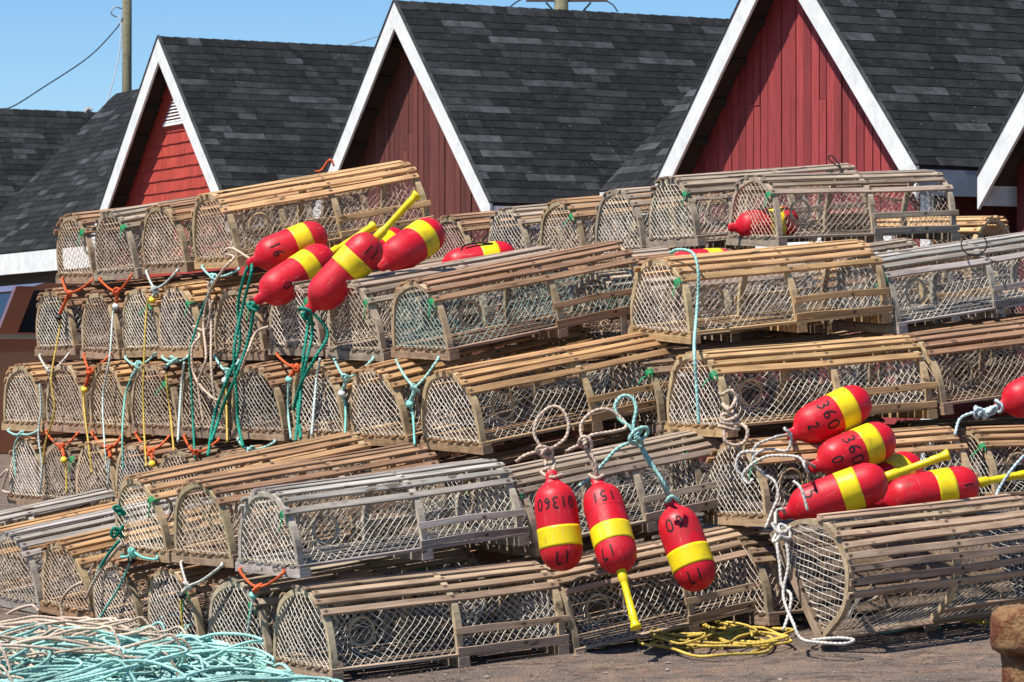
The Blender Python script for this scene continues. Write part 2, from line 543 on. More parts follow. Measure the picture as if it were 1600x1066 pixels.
RED = (.28, .042, .042)
h3, PM3 = house('red_shed', 'red vertical board gable shed with white rake boards, largest and third from the left', 20.28, -33.07, 6.0, 2.62, 10.5, 'boards', RED,
      (1280, 0, 1600, 265), 3, wing=(.75, 3.42, 5.4, 5.9), wingbox=(900, 150, 1075, 330), fascia_col=(.34, .38, .42))
h2, PM2 = house('brown_shed', 'dark brown vertical board gable shed with white rake boards in the middle of the row', 19.68, -41.6, 6.0, 2.62, 9.5, 'boards', (.125, .036, .027),
      (620, 0, 1110, 325), 5)
h1, PM1 = house('red_shingled_shed', 'bright red shingled gable shed with small white louvre vent, at the left', 18.66, -47.4, 6.0, 2.62, 9.0, 'shakes', (.40, .050, .032),
      (250, 60, 600, 300), 9, wing=(.1, 3.15, 9.6, 5.95), wingbox=(0, 140, 230, 400))
h0, PM0 = house('far_shed', 'far dark shingled shed roof behind the sheds at the left edge', 17.0, -60.0, 5.92, 2.62, 14, 'none', RED,
      (0, 170, 160, 330), 11, trim=False)
h4, PM4 = house('edge_shed', 'shed gable with white rake board cut by the right edge', 20.6, -26.75, 6.0, 2.75, 9, 'boards', (.10, .014, .013),
      (1500, 0, 1600, 300), 13)
# louvre vent on the red shingled gable
def vent():
    b = MB(); b.box(.235, .275, -.50, .50, 4.76, 4.80); link('vent_frame', b.mesh('vent_frame', M_WHITE), h1, None, (.8, .8, .78))
    for k in range(9):
        z = 4.81+.047*k; w = .46-.047*k
        s = MB(); s.pts([(.235,-w,z),(.27,-w,z+.016),(.27,w,z+.016),(.235,w,z),(.24,-w,z+.014),(.275,-w,z+.034),(.275,w,z+.034),(.24,w,z+.014)])
        link('vent_slat', s.mesh('vent_slat', M_WHITE), h1, None, (.8, .8, .78))
vent()
# corner post, white band and door trim on the big red gable; window on the grey wall
for nm, bx_, c in (('corner_board', (.24, .29, -2.62, -2.44, 0, 3.3), (.8, .8, .78)), ('corner_board', (.24, .29, 2.44, 2.62, 0, 3.3), (.8, .8, .78)),
                   ('door_header', (.24, .285, -1.9, .9, 2.35, 2.75), (.8, .8, .78))):
    b = MB(); b.box(*bx_); link(nm, b.mesh(nm, M_WHITE), h3, None, c)
b = MB(); b.box(.40, .44, 8.1, 9.1, 1.2, 2.45)
wf = link('window', b.mesh('window', M_WHITE), h1, None, (.72, .76, .8))
b = MB(); b.box(.385, .398, 8.2, 9.0, 1.3, 2.33)
link('pane', b.mesh('pane', plain('window_glass', (.30, .36, .42), .08, .6)), wf)

# ------------------------------------------------------------------ lobster traps
TL, TW, TH_ = 1.25, .59, .42
AH, AW, AZ, AN = .355, .272, .045, 2.25          # bow height, half width, foot, roundness

def arch(a, inset=0.0):
    """outer bow curve; a from 0 (camera side foot) over the top to pi"""
    c, s = math.cos(a), math.sin(a)
    w, h = AW-inset, AH-inset
    y = -math.copysign(abs(c)**(2/AN), c)*w
    z = AZ + abs(s)**(2/AN)*h
    return y, z

_tab = []
def arc_table():
    pts = [arch(math.pi*i/400) for i in range(401)]
    L = [0.0]
    for p, q in zip(pts, pts[1:]): L.append(L[-1]+math.hypot(q[0]-p[0], q[1]-p[1]))
    return pts, L
ARC_P, ARC_L = arc_table()
ARC_T = ARC_L[-1]
def arc_at(l, inset=0.0):
    l = clamp(l, 0, ARC_T)
    lo, hi = 0, 400
    while hi-lo > 1:
        m = (lo+hi)//2
        if ARC_L[m] <= l: lo = m
        else: hi = m
    p, q = ARC_P[lo], ARC_P[hi]; f = (l-ARC_L[lo])/max(1e-9, ARC_L[hi]-ARC_L[lo])
    y, z = p[0]+(q[0]-p[0])*f, p[1]+(q[1]-p[1])*f
    ty, tz = q[0]-p[0], q[1]-p[1]; n = math.hypot(ty, tz) or 1
    ny, nz_ = -tz/n, ty/n                        # outward normal
    if ny*y + nz_*(z-.15) < 0: ny, nz_ = -ny, -nz_
    return y-ny*inset, z-nz_*inset, ny, nz_

def inside_arch(y, z, m=.0):
    if z < AZ: return False
    return (abs(y)/(AW-m))**AN + ((z-AZ)/(AH-m))**AN < 1

def bow_mesh(seed, dep=.032, thick=.024):
    rr = random.Random(seed); b = MB(); n = 30
    w1, w2 = rr.uniform(-.006, .006), rr.uniform(-.006, .006)
    for i in range(n+1):
        l = ARC_T*i/n
        y, z, ny, nz_ = arc_at(l)
        k = .003*math.sin(i*.9+seed) + w1*math.sin(math.pi*i/n)
        y += ny*k; z += nz_*k
        th = thick*(1+.12*math.sin(i*.7+seed*2))
        dx = w2*math.sin(2*math.pi*i/n)
        for (o, x) in ((0, -dep/2), (0, dep/2), (th, dep/2), (th, -dep/2)):
            b.v.append((x+dx, y-ny*o, z-nz_*o))
    for i in range(n):
        for k in range(4):
            j = (k+1) % 4
            b.f.append((i*4+k, i*4+j, i*4+4+j, i*4+4+k))
    b.f.append((0, 1, 2, 3)); e = n*4; b.f.append((e+3, e+2, e+1, e))
    return b.mesh('bow', M_BOW)

def lath_mesh(seed, ln, w, t):
    rr = random.Random(seed); b = MB(); n = 8
    a1, a2, a3 = rr.uniform(-.006, .006), rr.uniform(-.005, .005), rr.uniform(0, 6)
    e0, e1 = rr.uniform(-.012, .012), rr.uniform(-.012, .012)
    for i in range(n+1):
        f = i/n; x = (-ln/2+e0) + (ln+e1-e0)*f
        dy = a1*math.sin(math.pi*f) + .0015*math.sin(9*f+a3); dz = a2*math.sin(math.pi*f*2+a3)*.5
        h0 = w/2*(1+.07*math.sin(5*f+a3)); h1 = w/2*(1+.07*math.sin(6*f+a3*2))
        c = .0025
        for (y, z) in ((-h0, 0), (h1, 0), (h1, t-c), (h1-c, t), (-h0+c, t), (-h0, t-c)):
            b.v.append((x, y+dy, z+dz))
    for i in range(n):
        for k in range(6):
            j = (k+1) % 6
            b.f.append((i*6+k, i*6+6+k, i*6+6+j, i*6+j))
    b.f.append((0, 1, 2, 3, 4, 5)); e = n*6; b.f.append((e+5, e+4, e+3, e+2, e+1, e))
    return b.mesh('lath', M_WOOD)

def end_net_mesh(seed, x0, bulge):
    rr = random.Random(seed); b = MB(); wx, hz = .041, .041; r = .0016
    pts = {}
    def pt(i, j):
        if (i, j) not in pts:
            y, z = i*wx/2, AZ+.012+j*hz/2
            y += .005*noise.noise(Vector((i*.35, j*.3, seed))) + rr.uniform(-.001, .001)
            z += .010*noise.noise(Vector((i*.25, j*.25, seed+9))) - .006*math.cos(y*6)
            x = x0 + bulge*math.cos(clamp(y/AW, -1, 1)*1.57)*math.sin(clamp((z-AZ)/AH, 0, 1)*3.1) + .004*noise.noise(Vector((i*.5, j*.5, seed+3)))
            pts[(i, j)] = Vector((x, y, z))
        return pts[(i, j)]
    for j in range(0, 21):
        for i in range(-16, 17):
            if (i+j) % 2: continue
            for d in (-1, 1):
                p, q = pt(i, j), pt(i+d, j+1)
                ip, iq = inside_arch(p.y, p.z, .02), inside_arch(q.y, q.z, .02)
                if not ip and not iq: continue
                if not (ip and iq):
                    a, c = (p, q) if ip else (q, p)
                    for _ in range(6):
                        m = (a+c)/2
                        if inside_arch(m.y, m.z, .014): a = m
                        else: c = m
                    (p, q) = ((p, a) if ip else (q, a))
                b.seg(p, q, r)
        
    return b.mesh('end_net', M_NET)

RING_X, RING_L, RING_R = -.40, .155, .062
def side_net_mesh(seed, side):
    """net from the sill up to the lowest lath, drawn in towards an entrance ring"""
    rr = random.Random(seed); b = MB(); wx, hz = .042, .041; r = .0012
    top = .30
    def surf(x, l):
        dx, dl = x-RING_X, l-RING_L; d = math.hypot(dx, dl) or 1e-6
        nd = math.sqrt(d*d + RING_R**2*math.exp(-(d/.17)**2))
        xx, ll = RING_X+dx*nd/d, RING_L+dl*nd/d
        if ll < 0: ll = 0
        if ll > top+.02: ll = top+.02
        y, z, ny, nz_ = arc_at(ll, .014)
        dep = .07*math.exp(-((nd-RING_R*.9)/.06)**2) if nd < .3 else 0
        # parlour side sags in a little too
        dep += .022*math.exp(-((x-.3)/.22)**2)*math.sin(math.pi*clamp(l/top, 0, 1)) + .01*noise.noise(Vector((x*4, l*6, seed)))
        p = Vector((clamp(xx, -TL/2+.015, TL/2-.015), y-ny*dep, z-nz_*dep))
        if side > 0: p.y = -p.y
        return p
    pts = {}
    def pt(i, j):
        if (i, j) not in pts:
            x = -TL/2+.02+i*wx/2 + .008*noise.noise(Vector((i*.15, j*.4, seed))); l = j*hz/2
            x += .02*math.sin(l*6)*math.sin(x*3+seed)
            pts[(i, j)] = surf(x, l+.008*noise.noise(Vector((i*.12, j*.2, seed+4))))
        return pts[(i, j)]
    ni, nj = int((TL-.04)/(wx/2)), int(top/(hz/2))
    for j in range(nj):
        for i in range(ni+1):
            if (i+j) % 2: continue
            for d in (-1, 1):
                if 0 <= i+d <= ni: b.seg(pt(i, j), pt(i+d, j+1), r)
    return b.mesh('side_net', M_NET)

def parlour_mesh(seed):
    """fan of twine running from the middle bow to a point in the rear chamber, and the loose head"""
    rr = random.Random(seed); b = MB()
    tip = Vector((.40, rr.uniform(-.04, .04), .26+rr.uniform(-.03, .03)))
    n = 26
    prev = None
    for i in range(n):
        l = ARC_T*(i+.5)/n
        y, z, ny, nz_ = arc_at(l, .03)
        p = Vector((.07, y, z)); pl = []
        for k in range(6):
            f = k/5; q = p.lerp(tip, f); q.z -= .05*math.sin(math.pi*f)*(1-f); pl.append(q + Vector((0, rr.uniform(-.006, .006), rr.uniform(-.006, .006))))
        for k in range(5): b.seg(pl[k], pl[k+1], .0009)
        if prev:
            for k in range(0, 4): b.seg(prev[k], pl[k+1], .0009)
        prev = pl
    return b.mesh('parlour_net', M_NET)

def tangle_mesh(seed):
    """loose ends of twine and dry weed lying in the trap"""
    rr = random.Random(seed); b = MB()
    for k in range(26):
        p = Vector((rr.uniform(-.5, .52), rr.uniform(-.2, .2), rr.uniform(.065, .12)))
        if rr.random() < .35: p.z = rr.uniform(.1, .3)
        d = Vector((rr.uniform(-1, 1), rr.uniform(-.6, .6), rr.uniform(-.2, .35))).normalized(); pl = [p]
        for i in range(7):
            d = (d + Vector((rr.uniform(-.6, .6), rr.uniform(-.6, .6), rr.uniform(-.5, .35)))).normalized()
            q = pl[-1] + d*.035; q.z = max(q.z, .062)
            if not inside_arch(q.y, q.z, .03) or abs(q.x) > .58: break
            pl.append(q)
        for a, c in zip(pl, pl[1:]): b.seg(a, c, rr.choice((.001, .0013, .002)))
    return b.mesh('loose_twine', M_NET)

def ring_mesh():
    b = MB(); n = 22
    pl = [Vector((RING_R*1.02*math.cos(2*math.pi*i/n), 0, RING_R*1.02*math.sin(2*math.pi*i/n))) for i in range(n+1)]
    b.tube(pl, .0075, 6)
    return b.mesh('entrance_ring', M_BOW, True)

def tie_mesh(seed):
    """bright green twine wound round the bow, with two loose ends"""
    rr = random.Random(seed); b = MB()
    l = .275; y, z, ny, nz_ = arc_at(l, .012)
    c = Vector((-TL/2+.012, y, z)); n = Vector((0, ny, nz_)); x = Vector((1, 0, 0))
    pl = []
    for i in range(40):
        a = 2*math.pi*i/11; s = (i/40-.5)*.028
        tdir = Vector((0, -nz_, ny))
        pl.append(c + x*(.026*math.cos(a)) + n*(.021*math.sin(a)) + tdir*s)
    b.tube(pl, .0032, 5)
    for k in (0, 1):
        p = pl[0 if k else -1]; q = [p]
        d = Vector((rr.uniform(-.8, -.2), rr.uniform(-.8, .2), rr.uniform(-.3, .5)))
        for i in range(5):
            d = (d+Vector((0, rr.uniform(-.3, .3), -.35))).normalized(); q.append(q[-1]+d*.014)
        b.tube(q, .003, 4)
    return b.mesh('green_twine', M_ROPE, True)

def lacing_mesh():
    b = MB(); pl = [Vector((-TL/2+.022+.006*math.cos(i*1.3), -.25+.5*i/72, AZ+.012+.006*math.sin(i*1.3))) for i in range(73)]
    b.tube(pl, .0065, 5)
    return b.mesh('net_lacing', M_ROPE, True)

LATH_T = .012
LM_TOP = [lath_mesh(100+i, TL+.005, .0335, LATH_T) for i in range(9)] + [lath_mesh(130, TL-.06, .030, LATH_T), lath_mesh(131, TL-.03, .036, LATH_T)]
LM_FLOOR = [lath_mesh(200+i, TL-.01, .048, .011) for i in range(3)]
LM_DOOR = [lath_mesh(300+i, .60, .033, .014) for i in range(3)]
LM_RAIL = lath_mesh(320, TL-.02, .030, .014)
def sill():
    b = MB(); b.pts([(-.03,-TW/2,0),(.03,-TW/2,0),(.03,TW/2,0),(-.03,TW/2,0),(-.028,-TW/2+.002,.044),(.028,-TW/2+.002,.045),(.028,TW/2-.002,.045),(-.028,TW/2-.002,.044)])
    return b.mesh('sill', M_WOOD_Y)
M_WOOD_Y = wood_mat('weathered_sill', (55, 2.2, 55))
SILL = sill()
BOWS = [bow_mesh(i+1) for i in range(4)]
ENDN = [end_net_mesh(11*i+3, -TL/2+.012, .012*(i-1)) for i in range(3)]
ENDF = end_net_mesh(77, TL/2-.012, 0)
SIDEN = [(side_net_mesh(21+i, -1), side_net_mesh(61+i, 1)) for i in range(3)]
PARL = [parlour_mesh(5+i) for i in range(3)]
TANG = [tangle_mesh(50+i) for i in range(4)]
RINGM, TIES, LACE = ring_mesh(), [tie_mesh(i) for i in range(3)], lacing_mesh()

PAL = {  # wood of the laths, bows and sills
 'new':    ((.58, .35, .165), (.52, .38, .21), (.52, .34, .17)),
 'tan':    ((.48, .285, .145), (.48, .355, .205), (.43, .285, .165)),
 'orange': ((.47, .265, .12), (.47, .34, .19), (.40, .25, .135)),
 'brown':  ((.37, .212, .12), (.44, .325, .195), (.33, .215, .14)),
 'gray':   ((.37, .285, .21), (.45, .36, .255), (.37, .285, .21)),
 'silver': ((.39, .345, .30), (.43, .375, .30), (.39, .34, .29)),
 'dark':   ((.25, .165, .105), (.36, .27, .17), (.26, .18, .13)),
 'mixed':  ((.41, .28, .185), (.45, .345, .22), (.40, .29, .20)),
}
NETC = {'white': (.76, .69, .58), 'tan': (.62, .49, .37), 'grey': (.62, .58, .51), 'brown': (.36, .25, .17), 'teal': (.36, .50, .46)}

def jitter(c, rr, a=.16, h=.025):
    f = rr.uniform(1-a, 1+a); return tuple(clamp(x*f*rr.uniform(1-h, 1+h), 0, 1) for x in c)

def trap_matrix(p):
    x, y, z, yaw, pit, rol = p
    yaw, pit, rol = R(yaw), R(pit), R(rol)
    u = Vector((math.cos(yaw)*math.cos(pit), math.sin(yaw)*math.cos(pit), math.sin(pit)))
    v0 = Vector((math.sin(yaw), -math.cos(yaw), 0)); w0 = u.cross(v0)
    if w0.z < 0: w0 = -w0
    v = v0*math.cos(rol) - w0*math.sin(rol); w = w0*math.cos(rol) + v0*math.sin(rol)
    return frame((x, y, z+CAMZ), u, -v, w)

def build_trap(M, pal, net, label, group, seed, mirror=False):
    rr = random.Random(seed)
    M = M @ Matrix.Diagonal((1, rr.uniform(.965, 1.02), rr.uniform(.96, 1.025), 1))
    t = thing('lobster_trap', label, 'lobster trap', M, group)
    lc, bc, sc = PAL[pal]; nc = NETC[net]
    T = Matrix.Translation
    for x in (-TL/2+.03, .06, TL/2-.03):
        link('sill', SILL, t, T((x, 0, 0)), jitter(sc, rr))
    for x in (-TL/2+.025, .06+rr.uniform(-.02, .02), TL/2-.025):
        link('bow', rr.choice(BOWS), t, T((x, 0, 0)) @ Matrix.Rotation(rr.uniform(-.02, .02), 4, 'Z'), jitter(bc, rr))
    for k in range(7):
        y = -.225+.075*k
        link('floor_lath', rr.choice(LM_FLOOR), t, T((0, y, .0455)), jitter(tuple(c*.62 for c in lc), rr, .25))  # floor laths toned down, painting the shade inside the trap
    for s in (-1, 1):
        link('side_rail', LM_RAIL, t, T((0, s*.272, .046)), jitter(sc, rr))
    nl = 9; l0 = .278; span = ARC_T-2*l0
    for k in range(nl):
        if rr.random() < .03 and 0 < k < nl-1: continue
        l = l0 + span*k/(nl-1) + rr.uniform(-.004, .004)
        y, z, ny, nz_ = arc_at(l)
        zx = Vector((0, ny, nz_)); xx = Vector((1, rr.uniform(-.011, .011), rr.uniform(-.005, .005))).normalized()
        yy = zx.cross(xx)
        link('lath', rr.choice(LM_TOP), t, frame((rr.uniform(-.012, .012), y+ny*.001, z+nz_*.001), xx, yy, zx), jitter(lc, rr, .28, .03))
    for l, s in ((.115, -1), (.03, -1), (.10, 1)):
        y, z, ny, nz_ = arc_at(l)
        zx = Vector((0, ny, nz_)); xx = Vector((1, 0, rr.uniform(-.012, .012))).normalized()
        if s > 0: zx.y = -zx.y; y = -y
        yy = zx.cross(xx)
        link('door_lath', rr.choice(LM_DOOR), t, frame((.335, y+zx.y*.002, z+zx.z*.002), xx, yy, zx), jitter(lc, rr, .2))
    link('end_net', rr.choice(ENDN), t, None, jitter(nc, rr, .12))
    link('end_net', ENDF, t, None, jitter(tuple(c*.75 for c in nc), rr, .12))  # far end net dimmed: interior shade put into its colour
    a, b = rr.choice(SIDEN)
    link('side_net', a, t, None, jitter(nc, rr, .12)); link('side_net', b, t, None, jitter(tuple(c*.7 for c in nc), rr, .2))  # far side net dimmed, shade painted into the twine
    link('parlour_net', rr.choice(PARL), t, None, jitter(tuple(c*.85 for c in nc), rr, .12))  # inner net slightly dimmed too, as painted interior shade
    lt = link('loose_twine', rr.choice(TANG), t, None, jitter(rr.choice((NETC['brown'], (.25, .17, .11), (.45, .38, .30))), rr)); lt['kind'] = 'stuff'
    for s in (-1, 1):
        y, z, ny, nz_ = arc_at(RING_L)
        link('entrance_ring', RINGM, t, T((RING_X, s*(abs(y)-.082), z)), jitter(bc, rr))
    link('net_lacing', LACE, t, None, jitter((.34, .27, .19), rr))
    if rr.random() < .62: link('green_twine', rr.choice(TIES), t, None, (.045, .40, .17))
    return t

TRAP = {
'T1':(-0.42,16.24,-1.26,31.3,3.7,2.0),
'T2':(-0.60,16.43,-0.79,33.7,5.6,0.8),
'T3':(0.22,17.70,-0.21,32.7,9.4,2.3),
'T4':(0.06,18.10,0.26,31.7,10.3,2.0),
'T5':(-1.11,19.89,0.78,29.4,10.3,0.7),
'T1b':(0.66,16.89,-1.16,32.7,8.6,3.1),
'T2b':(0.47,17.14,-0.69,33.4,8.8,1.3),
'T3b':(1.45,17.65,-0.19,28.7,4.1,0.8),
'T4b':(1.28,18.14,0.30,30.5,5.5,4.0),
'T5b':(1.93,20.50,0.85,27.8,3.0,3.4),
'L4.6':(-0.30,18.60,0.25,33.1,9.5,2.0),
'L4.5':(-0.64,19.09,0.27,33.6,8.7,1.2),
'L4.4':(-0.98,19.58,0.25,34.3,8.8,0.7),
'L4.3':(-1.33,20.07,0.25,30.7,7.3,-0.2),
'L4.2':(-1.59,20.58,0.25,28.7,6.4,-0.4),
'L4.1':(-1.90,21.11,0.24,30.3,5.9,0.9),
'L4.0':(-2.24,21.62,0.27,32.4,6.6,-0.2),
'L3.7':(-0.16,18.22,-0.17,33.1,11.3,0.7),
'L3.6':(-0.49,18.73,-0.18,33.0,9.1,1.1),
'L3.5':(-0.85,19.24,-0.18,33.7,8.7,1.0),
'L3.4':(-1.18,19.74,-0.18,33.7,8.7,0.9),
'L3.3':(-1.50,20.25,-0.18,32.7,7.6,1.3),
'L3.2':(-1.81,20.76,-0.20,31.9,6.4,1.2),
'L3.1':(-2.13,21.27,-0.20,32.0,5.5,1.2),
'L3.0':(-2.46,21.78,-0.21,32.6,4.4,0.5),
'L5.2':(-1.46,20.41,0.76,32.0,9.5,0.4),
'L5.1':(-1.80,20.92,0.74,33.1,9.6,0.1),
'L5.0':(-2.09,21.43,0.71,30.8,7.4,1.4),
'F2.1':(-0.95,16.94,-0.75,34.9,7.5,0.5),
'F2.0':(-1.28,17.43,-0.73,33.1,9.4,0.7),
'F1.4':(-0.76,16.77,-1.22,32.8,6.3,1.2),
'F1.3':(-1.10,17.29,-1.17,32.1,9.0,2.6),
'F1.2':(-1.43,17.81,-1.12,31.3,10.9,2.8),
'F1.1':(-1.76,18.33,-1.06,33.6,10.2,2.9),
'F1.0':(-2.09,18.83,-1.05,33.3,10.1,2.0),
'R5.1':(1.49,21.04,0.89,28.3,5.2,0.9),
'R5.2':(1.19,21.57,0.85,28.3,5.5,0.8),
'R5.3':(0.85,22.10,0.82,28.3,5.7,0.8),
'R5.4':(0.52,22.63,0.81,28.3,5.8,0.8),
'R5.5':(0.15,23.15,0.79,28.3,6.0,0.8),
'L2.0':(-2.42,21.71,-0.66,32.6,4.3,0.5),
'L2.1':(-2.14,21.21,-0.65,32.1,5.4,1.3),
'L2.2':(-1.88,20.69,-0.64,31.9,6.3,1.2),
'L2.3':(-1.58,20.18,-0.63,32.7,7.6,1.3),
'L2.4':(-1.29,19.67,-0.65,33.7,8.7,0.9),
'L2.5':(-0.96,19.17,-0.65,33.7,8.7,1.0),
'L2.6':(-0.60,18.66,-0.65,33.0,9.1,1.1),
'L2.7':(-0.27,18.15,-0.64,33.1,11.3,0.7),
'T4c':(2.38,18.77,0.38,31.4,7.8,3.0),
'T3c':(2.56,18.25,-0.07,30.0,6.2,-0.7),
'T2c':(1.62,17.32,-0.63,29.5,2.9,-0.5),
'T2d':(2.85,18.04,-0.58,25.3,1.4,-3.9),
'X1':(1.81,16.62,-0.89,35.4,3.7,57.7),
'B4.1':(0.97,18.65,0.26,30.5,5.5,4.0),
'B4.2':(0.67,19.16,0.30,30.5,5.5,4.0),
'B4.3':(0.36,19.68,0.34,30.5,5.5,4.0),
'B3.1':(1.16,18.18,-0.18,28.7,4.1,0.8),
'B3.2':(0.88,18.70,-0.17,28.7,4.1,0.8),
'B3.3':(0.59,19.23,-0.16,28.7,4.1,0.8),
'B2.1':(1.33,17.84,-0.58,29.5,2.9,-0.5),
'B2.2':(1.03,18.36,-0.58,29.5,2.9,-0.5),
'D4.1':(2.06,19.28,0.33,31.4,7.8,3.0),
'D4.2':(1.74,19.79,0.37,31.4,7.8,3.0),
'D3.1':(2.26,18.77,-0.08,30.0,6.2,-0.7),
'D3.2':(1.96,19.29,-0.09,30.0,6.2,-0.7),
'D2.1':(2.60,18.58,-0.55,25.3,1.4,-3.9),
'L2.8':(0.22,17.70,-0.68,32.7,9.4,2.3),
'C1.1':(0.33,17.39,-1.12,32.7,8.6,3.1),
'C1.2':(0.00,17.89,-1.07,32.7,8.6,3.1),
'C1.3':(1.62,17.32,-1.10,29.5,2.9,-0.5),
'S4.0':(1.93,20.50,0.38,27.8,3.0,3.4),
'S4.1':(1.49,21.04,0.42,28.3,5.2,0.9),
'S4.2':(1.19,21.57,0.38,28.3,5.5,0.8),
'S4.3':(0.85,22.10,0.35,28.3,5.7,0.8),
'S4.4':(0.52,22.63,0.34,28.3,5.8,0.8),
'S4.5':(0.15,23.15,0.32,28.3,6.0,0.8),
'N1':(2.52,22.30,0.69,-38.0,-1.0,0.0),
'S4.6':(2.75,22.50,0.22,28.0,3.0,0.0),
'F1.x1':(-2.42,19.33,-1.09,33.3,10.1,2.0),
'F1.x2':(-2.76,19.83,-1.08,33.3,10.1,2.0),
}
ORD = ['first', 'second', 'third', 'fourth', 'fifth', 'sixth', 'seventh', 'eighth', 'ninth', 'tenth']
LOOK = {'new': 'fresh yellow wood', 'tan': 'tan wood', 'orange': 'orange-brown wood', 'brown': 'brown wood', 'gray': 'weathered grey wood', 'silver': 'silver-grey wood', 'dark': 'dark brown wood', 'mixed': 'grey and tan wood'}
INFO = {}
def row(keys, pals, nets, text, group):
    for i, k in enumerate(keys):
        p = pals[i % len(pals)]; n = nets[i % len(nets)]
        INFO[k] = (p, n, LOOK[p]+' lobster trap, '+ORD[i]+' from left '+text, group)
row(['L5.0', 'L5.1', 'L5.2', 'T5'], ['brown', 'gray', 'brown', 'new'], ['tan', 'tan', 'tan', 'tan'], 'in top row of left stack', 'top row of traps on the left stack')
row(['L4.%d' % i for i in range(7)]+['T4'], ['brown', 'brown', 'tan', 'orange', 'brown', 'gray', 'gray', 'brown'], ['white', 'tan', 'white', 'white', 'tan', 'white', 'tan', 'teal'], 'in second row from top, left stack', 'second row of traps')
row(['L3.%d' % i for i in range(8)]+['T3'], ['tan', 'brown', 'orange', 'brown', 'dark', 'brown', 'tan', 'orange', 'orange'], ['white', 'tan', 'tan', 'tan', 'tan', 'grey', 'white', 'white', 'white'], 'in third row from top, left stack', 'third row of traps')
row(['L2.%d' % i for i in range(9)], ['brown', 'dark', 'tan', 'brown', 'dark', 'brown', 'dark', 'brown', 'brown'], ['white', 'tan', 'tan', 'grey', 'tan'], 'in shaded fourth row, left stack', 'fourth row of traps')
row(['F2.0', 'F2.1', 'T2'], ['tan', 'brown', 'silver'], ['white', 'tan', 'white'], 'in upper row of front stack', 'upper row of the front stack')
row(['F1.x2', 'F1.x1', 'F1.0', 'F1.1', 'F1.2', 'F1.3', 'F1.4', 'T1'], ['silver', 'orange', 'silver', 'orange', 'brown', 'brown', 'gray', 'mixed'], ['white', 'white', 'tan', 'tan', 'white', 'white'], 'in bottom row of front stack', 'bottom row of the front stack')
row(['R5.5', 'R5.4', 'R5.3', 'R5.2', 'R5.1', 'T5b'], ['brown', 'gray', 'tan', 'gray', 'gray', 'gray'], ['tan', 'white', 'tan', 'white', 'white', 'tan'], 'in top row before red shed', 'top row of traps in front of the red shed')
row(['S4.5', 'S4.4', 'S4.3', 'S4.2', 'S4.1', 'S4.0', 'S4.6'], ['brown', 'dark', 'gray'], ['tan', 'grey'], 'under top row before red shed', 'traps under the far top row')
INFO.update({
 'T4b': ('new', 'white', 'fresh yellow wood lobster trap with teal rope hanging over its left end', 'long traps on the right stack'),
 'T4c': ('silver', 'white', 'silver-grey lobster trap at the right edge with a wire ring on its laths', 'long traps on the right stack'),
 'T3b': ('new', 'white', 'fresh tan lobster trap just behind the two upper numbered buoys', 'long traps on the right stack'),
 'T3c': ('brown', 'tan', 'brown lobster trap at the right edge behind the buoy cut by the frame', 'long traps on the right stack'),
 'T2b': ('gray', 'white', 'grey lobster trap the hanging buoys lie on, upper of the two', 'long traps on the right stack'),
 'T1b': ('mixed', 'white', 'brown and grey lobster trap on the ground below the three hanging buoys', 'long traps on the right stack'),
 'T2c': ('tan', 'white', 'tan lobster trap under the heap of four red buoys at the right', 'long traps on the right stack'),
 'T2d': ('tan', 'grey', 'tan lobster trap at the right edge under the buoy cut off there', 'long traps on the right stack'),
 'X1': ('mixed', 'white', 'grey-brown lobster trap tipped on its side on the ground at the right', 'long traps on the right stack'),
 'C1.1': ('brown', 'tan', 'brown lobster trap directly behind the ground trap below the hanging buoys', 'long traps on the right stack'),
 'C1.2': ('dark', 'tan', 'dark lobster trap deep in the bottom row behind the hanging buoys', 'long traps on the right stack'),
 'C1.3': ('dark', 'tan', 'dark lobster trap on the ground behind the tipped trap', 'long traps on the right stack'),
 'B4.1': ('gray', 'tan', 'grey lobster trap right behind the fresh yellow trap with teal rope', 'traps behind the right stack'),
 'B4.2': ('brown', 'tan', 'brown lobster trap second behind the fresh yellow trap with teal rope', 'traps behind the right stack'),
 'B4.3': ('gray', 'tan', 'grey lobster trap third behind the fresh yellow trap with teal rope', 'traps behind the right stack'),
 'B3.1': ('dark', 'tan', 'dark lobster trap right behind the tan trap above the numbered buoys', 'traps behind the right stack'),
 'B3.2': ('brown', 'tan', 'brown lobster trap second behind the tan trap above the numbered buoys', 'traps behind the right stack'),
 'B3.3': ('dark', 'tan', 'dark lobster trap third behind the tan trap above the numbered buoys', 'traps behind the right stack'),
 'B2.1': ('dark', 'tan', 'dark lobster trap right behind the trap under the right buoy heap', 'traps behind the right stack'),
 'B2.2': ('brown', 'tan', 'brown lobster trap second behind the trap under the right buoy heap', 'traps behind the right stack'),
 'D4.1': ('tan', 'grey', 'tan lobster trap right behind the silver-grey trap with the wire ring', 'traps behind the right stack'),
 'D4.2': ('gray', 'grey', 'grey lobster trap second behind the silver-grey trap with the wire ring', 'traps behind the right stack'),
 'D3.1': ('brown', 'tan', 'brown lobster trap behind the brown trap at the right edge', 'traps behind the right stack'),
 'D3.2': ('dark', 'tan', 'dark lobster trap deep behind the brown trap at the right edge', 'traps behind the right stack'),
 'D2.1': ('dark', 'tan', 'dark lobster trap behind the tan trap at the right edge', 'traps behind the right stack'),
 'N1': ('new', 'tan', 'small far lobster trap of pale fresh wood with its round end to the right', 'long traps on the right stack'),
})
TM = {}
for i, (k, p) in enumerate(TRAP.items()):
    pal, net, label, grp = INFO[k]
    TM[k] = trap_matrix(p)
    build_trap(TM[k], pal, net, label, grp, 1000+i)

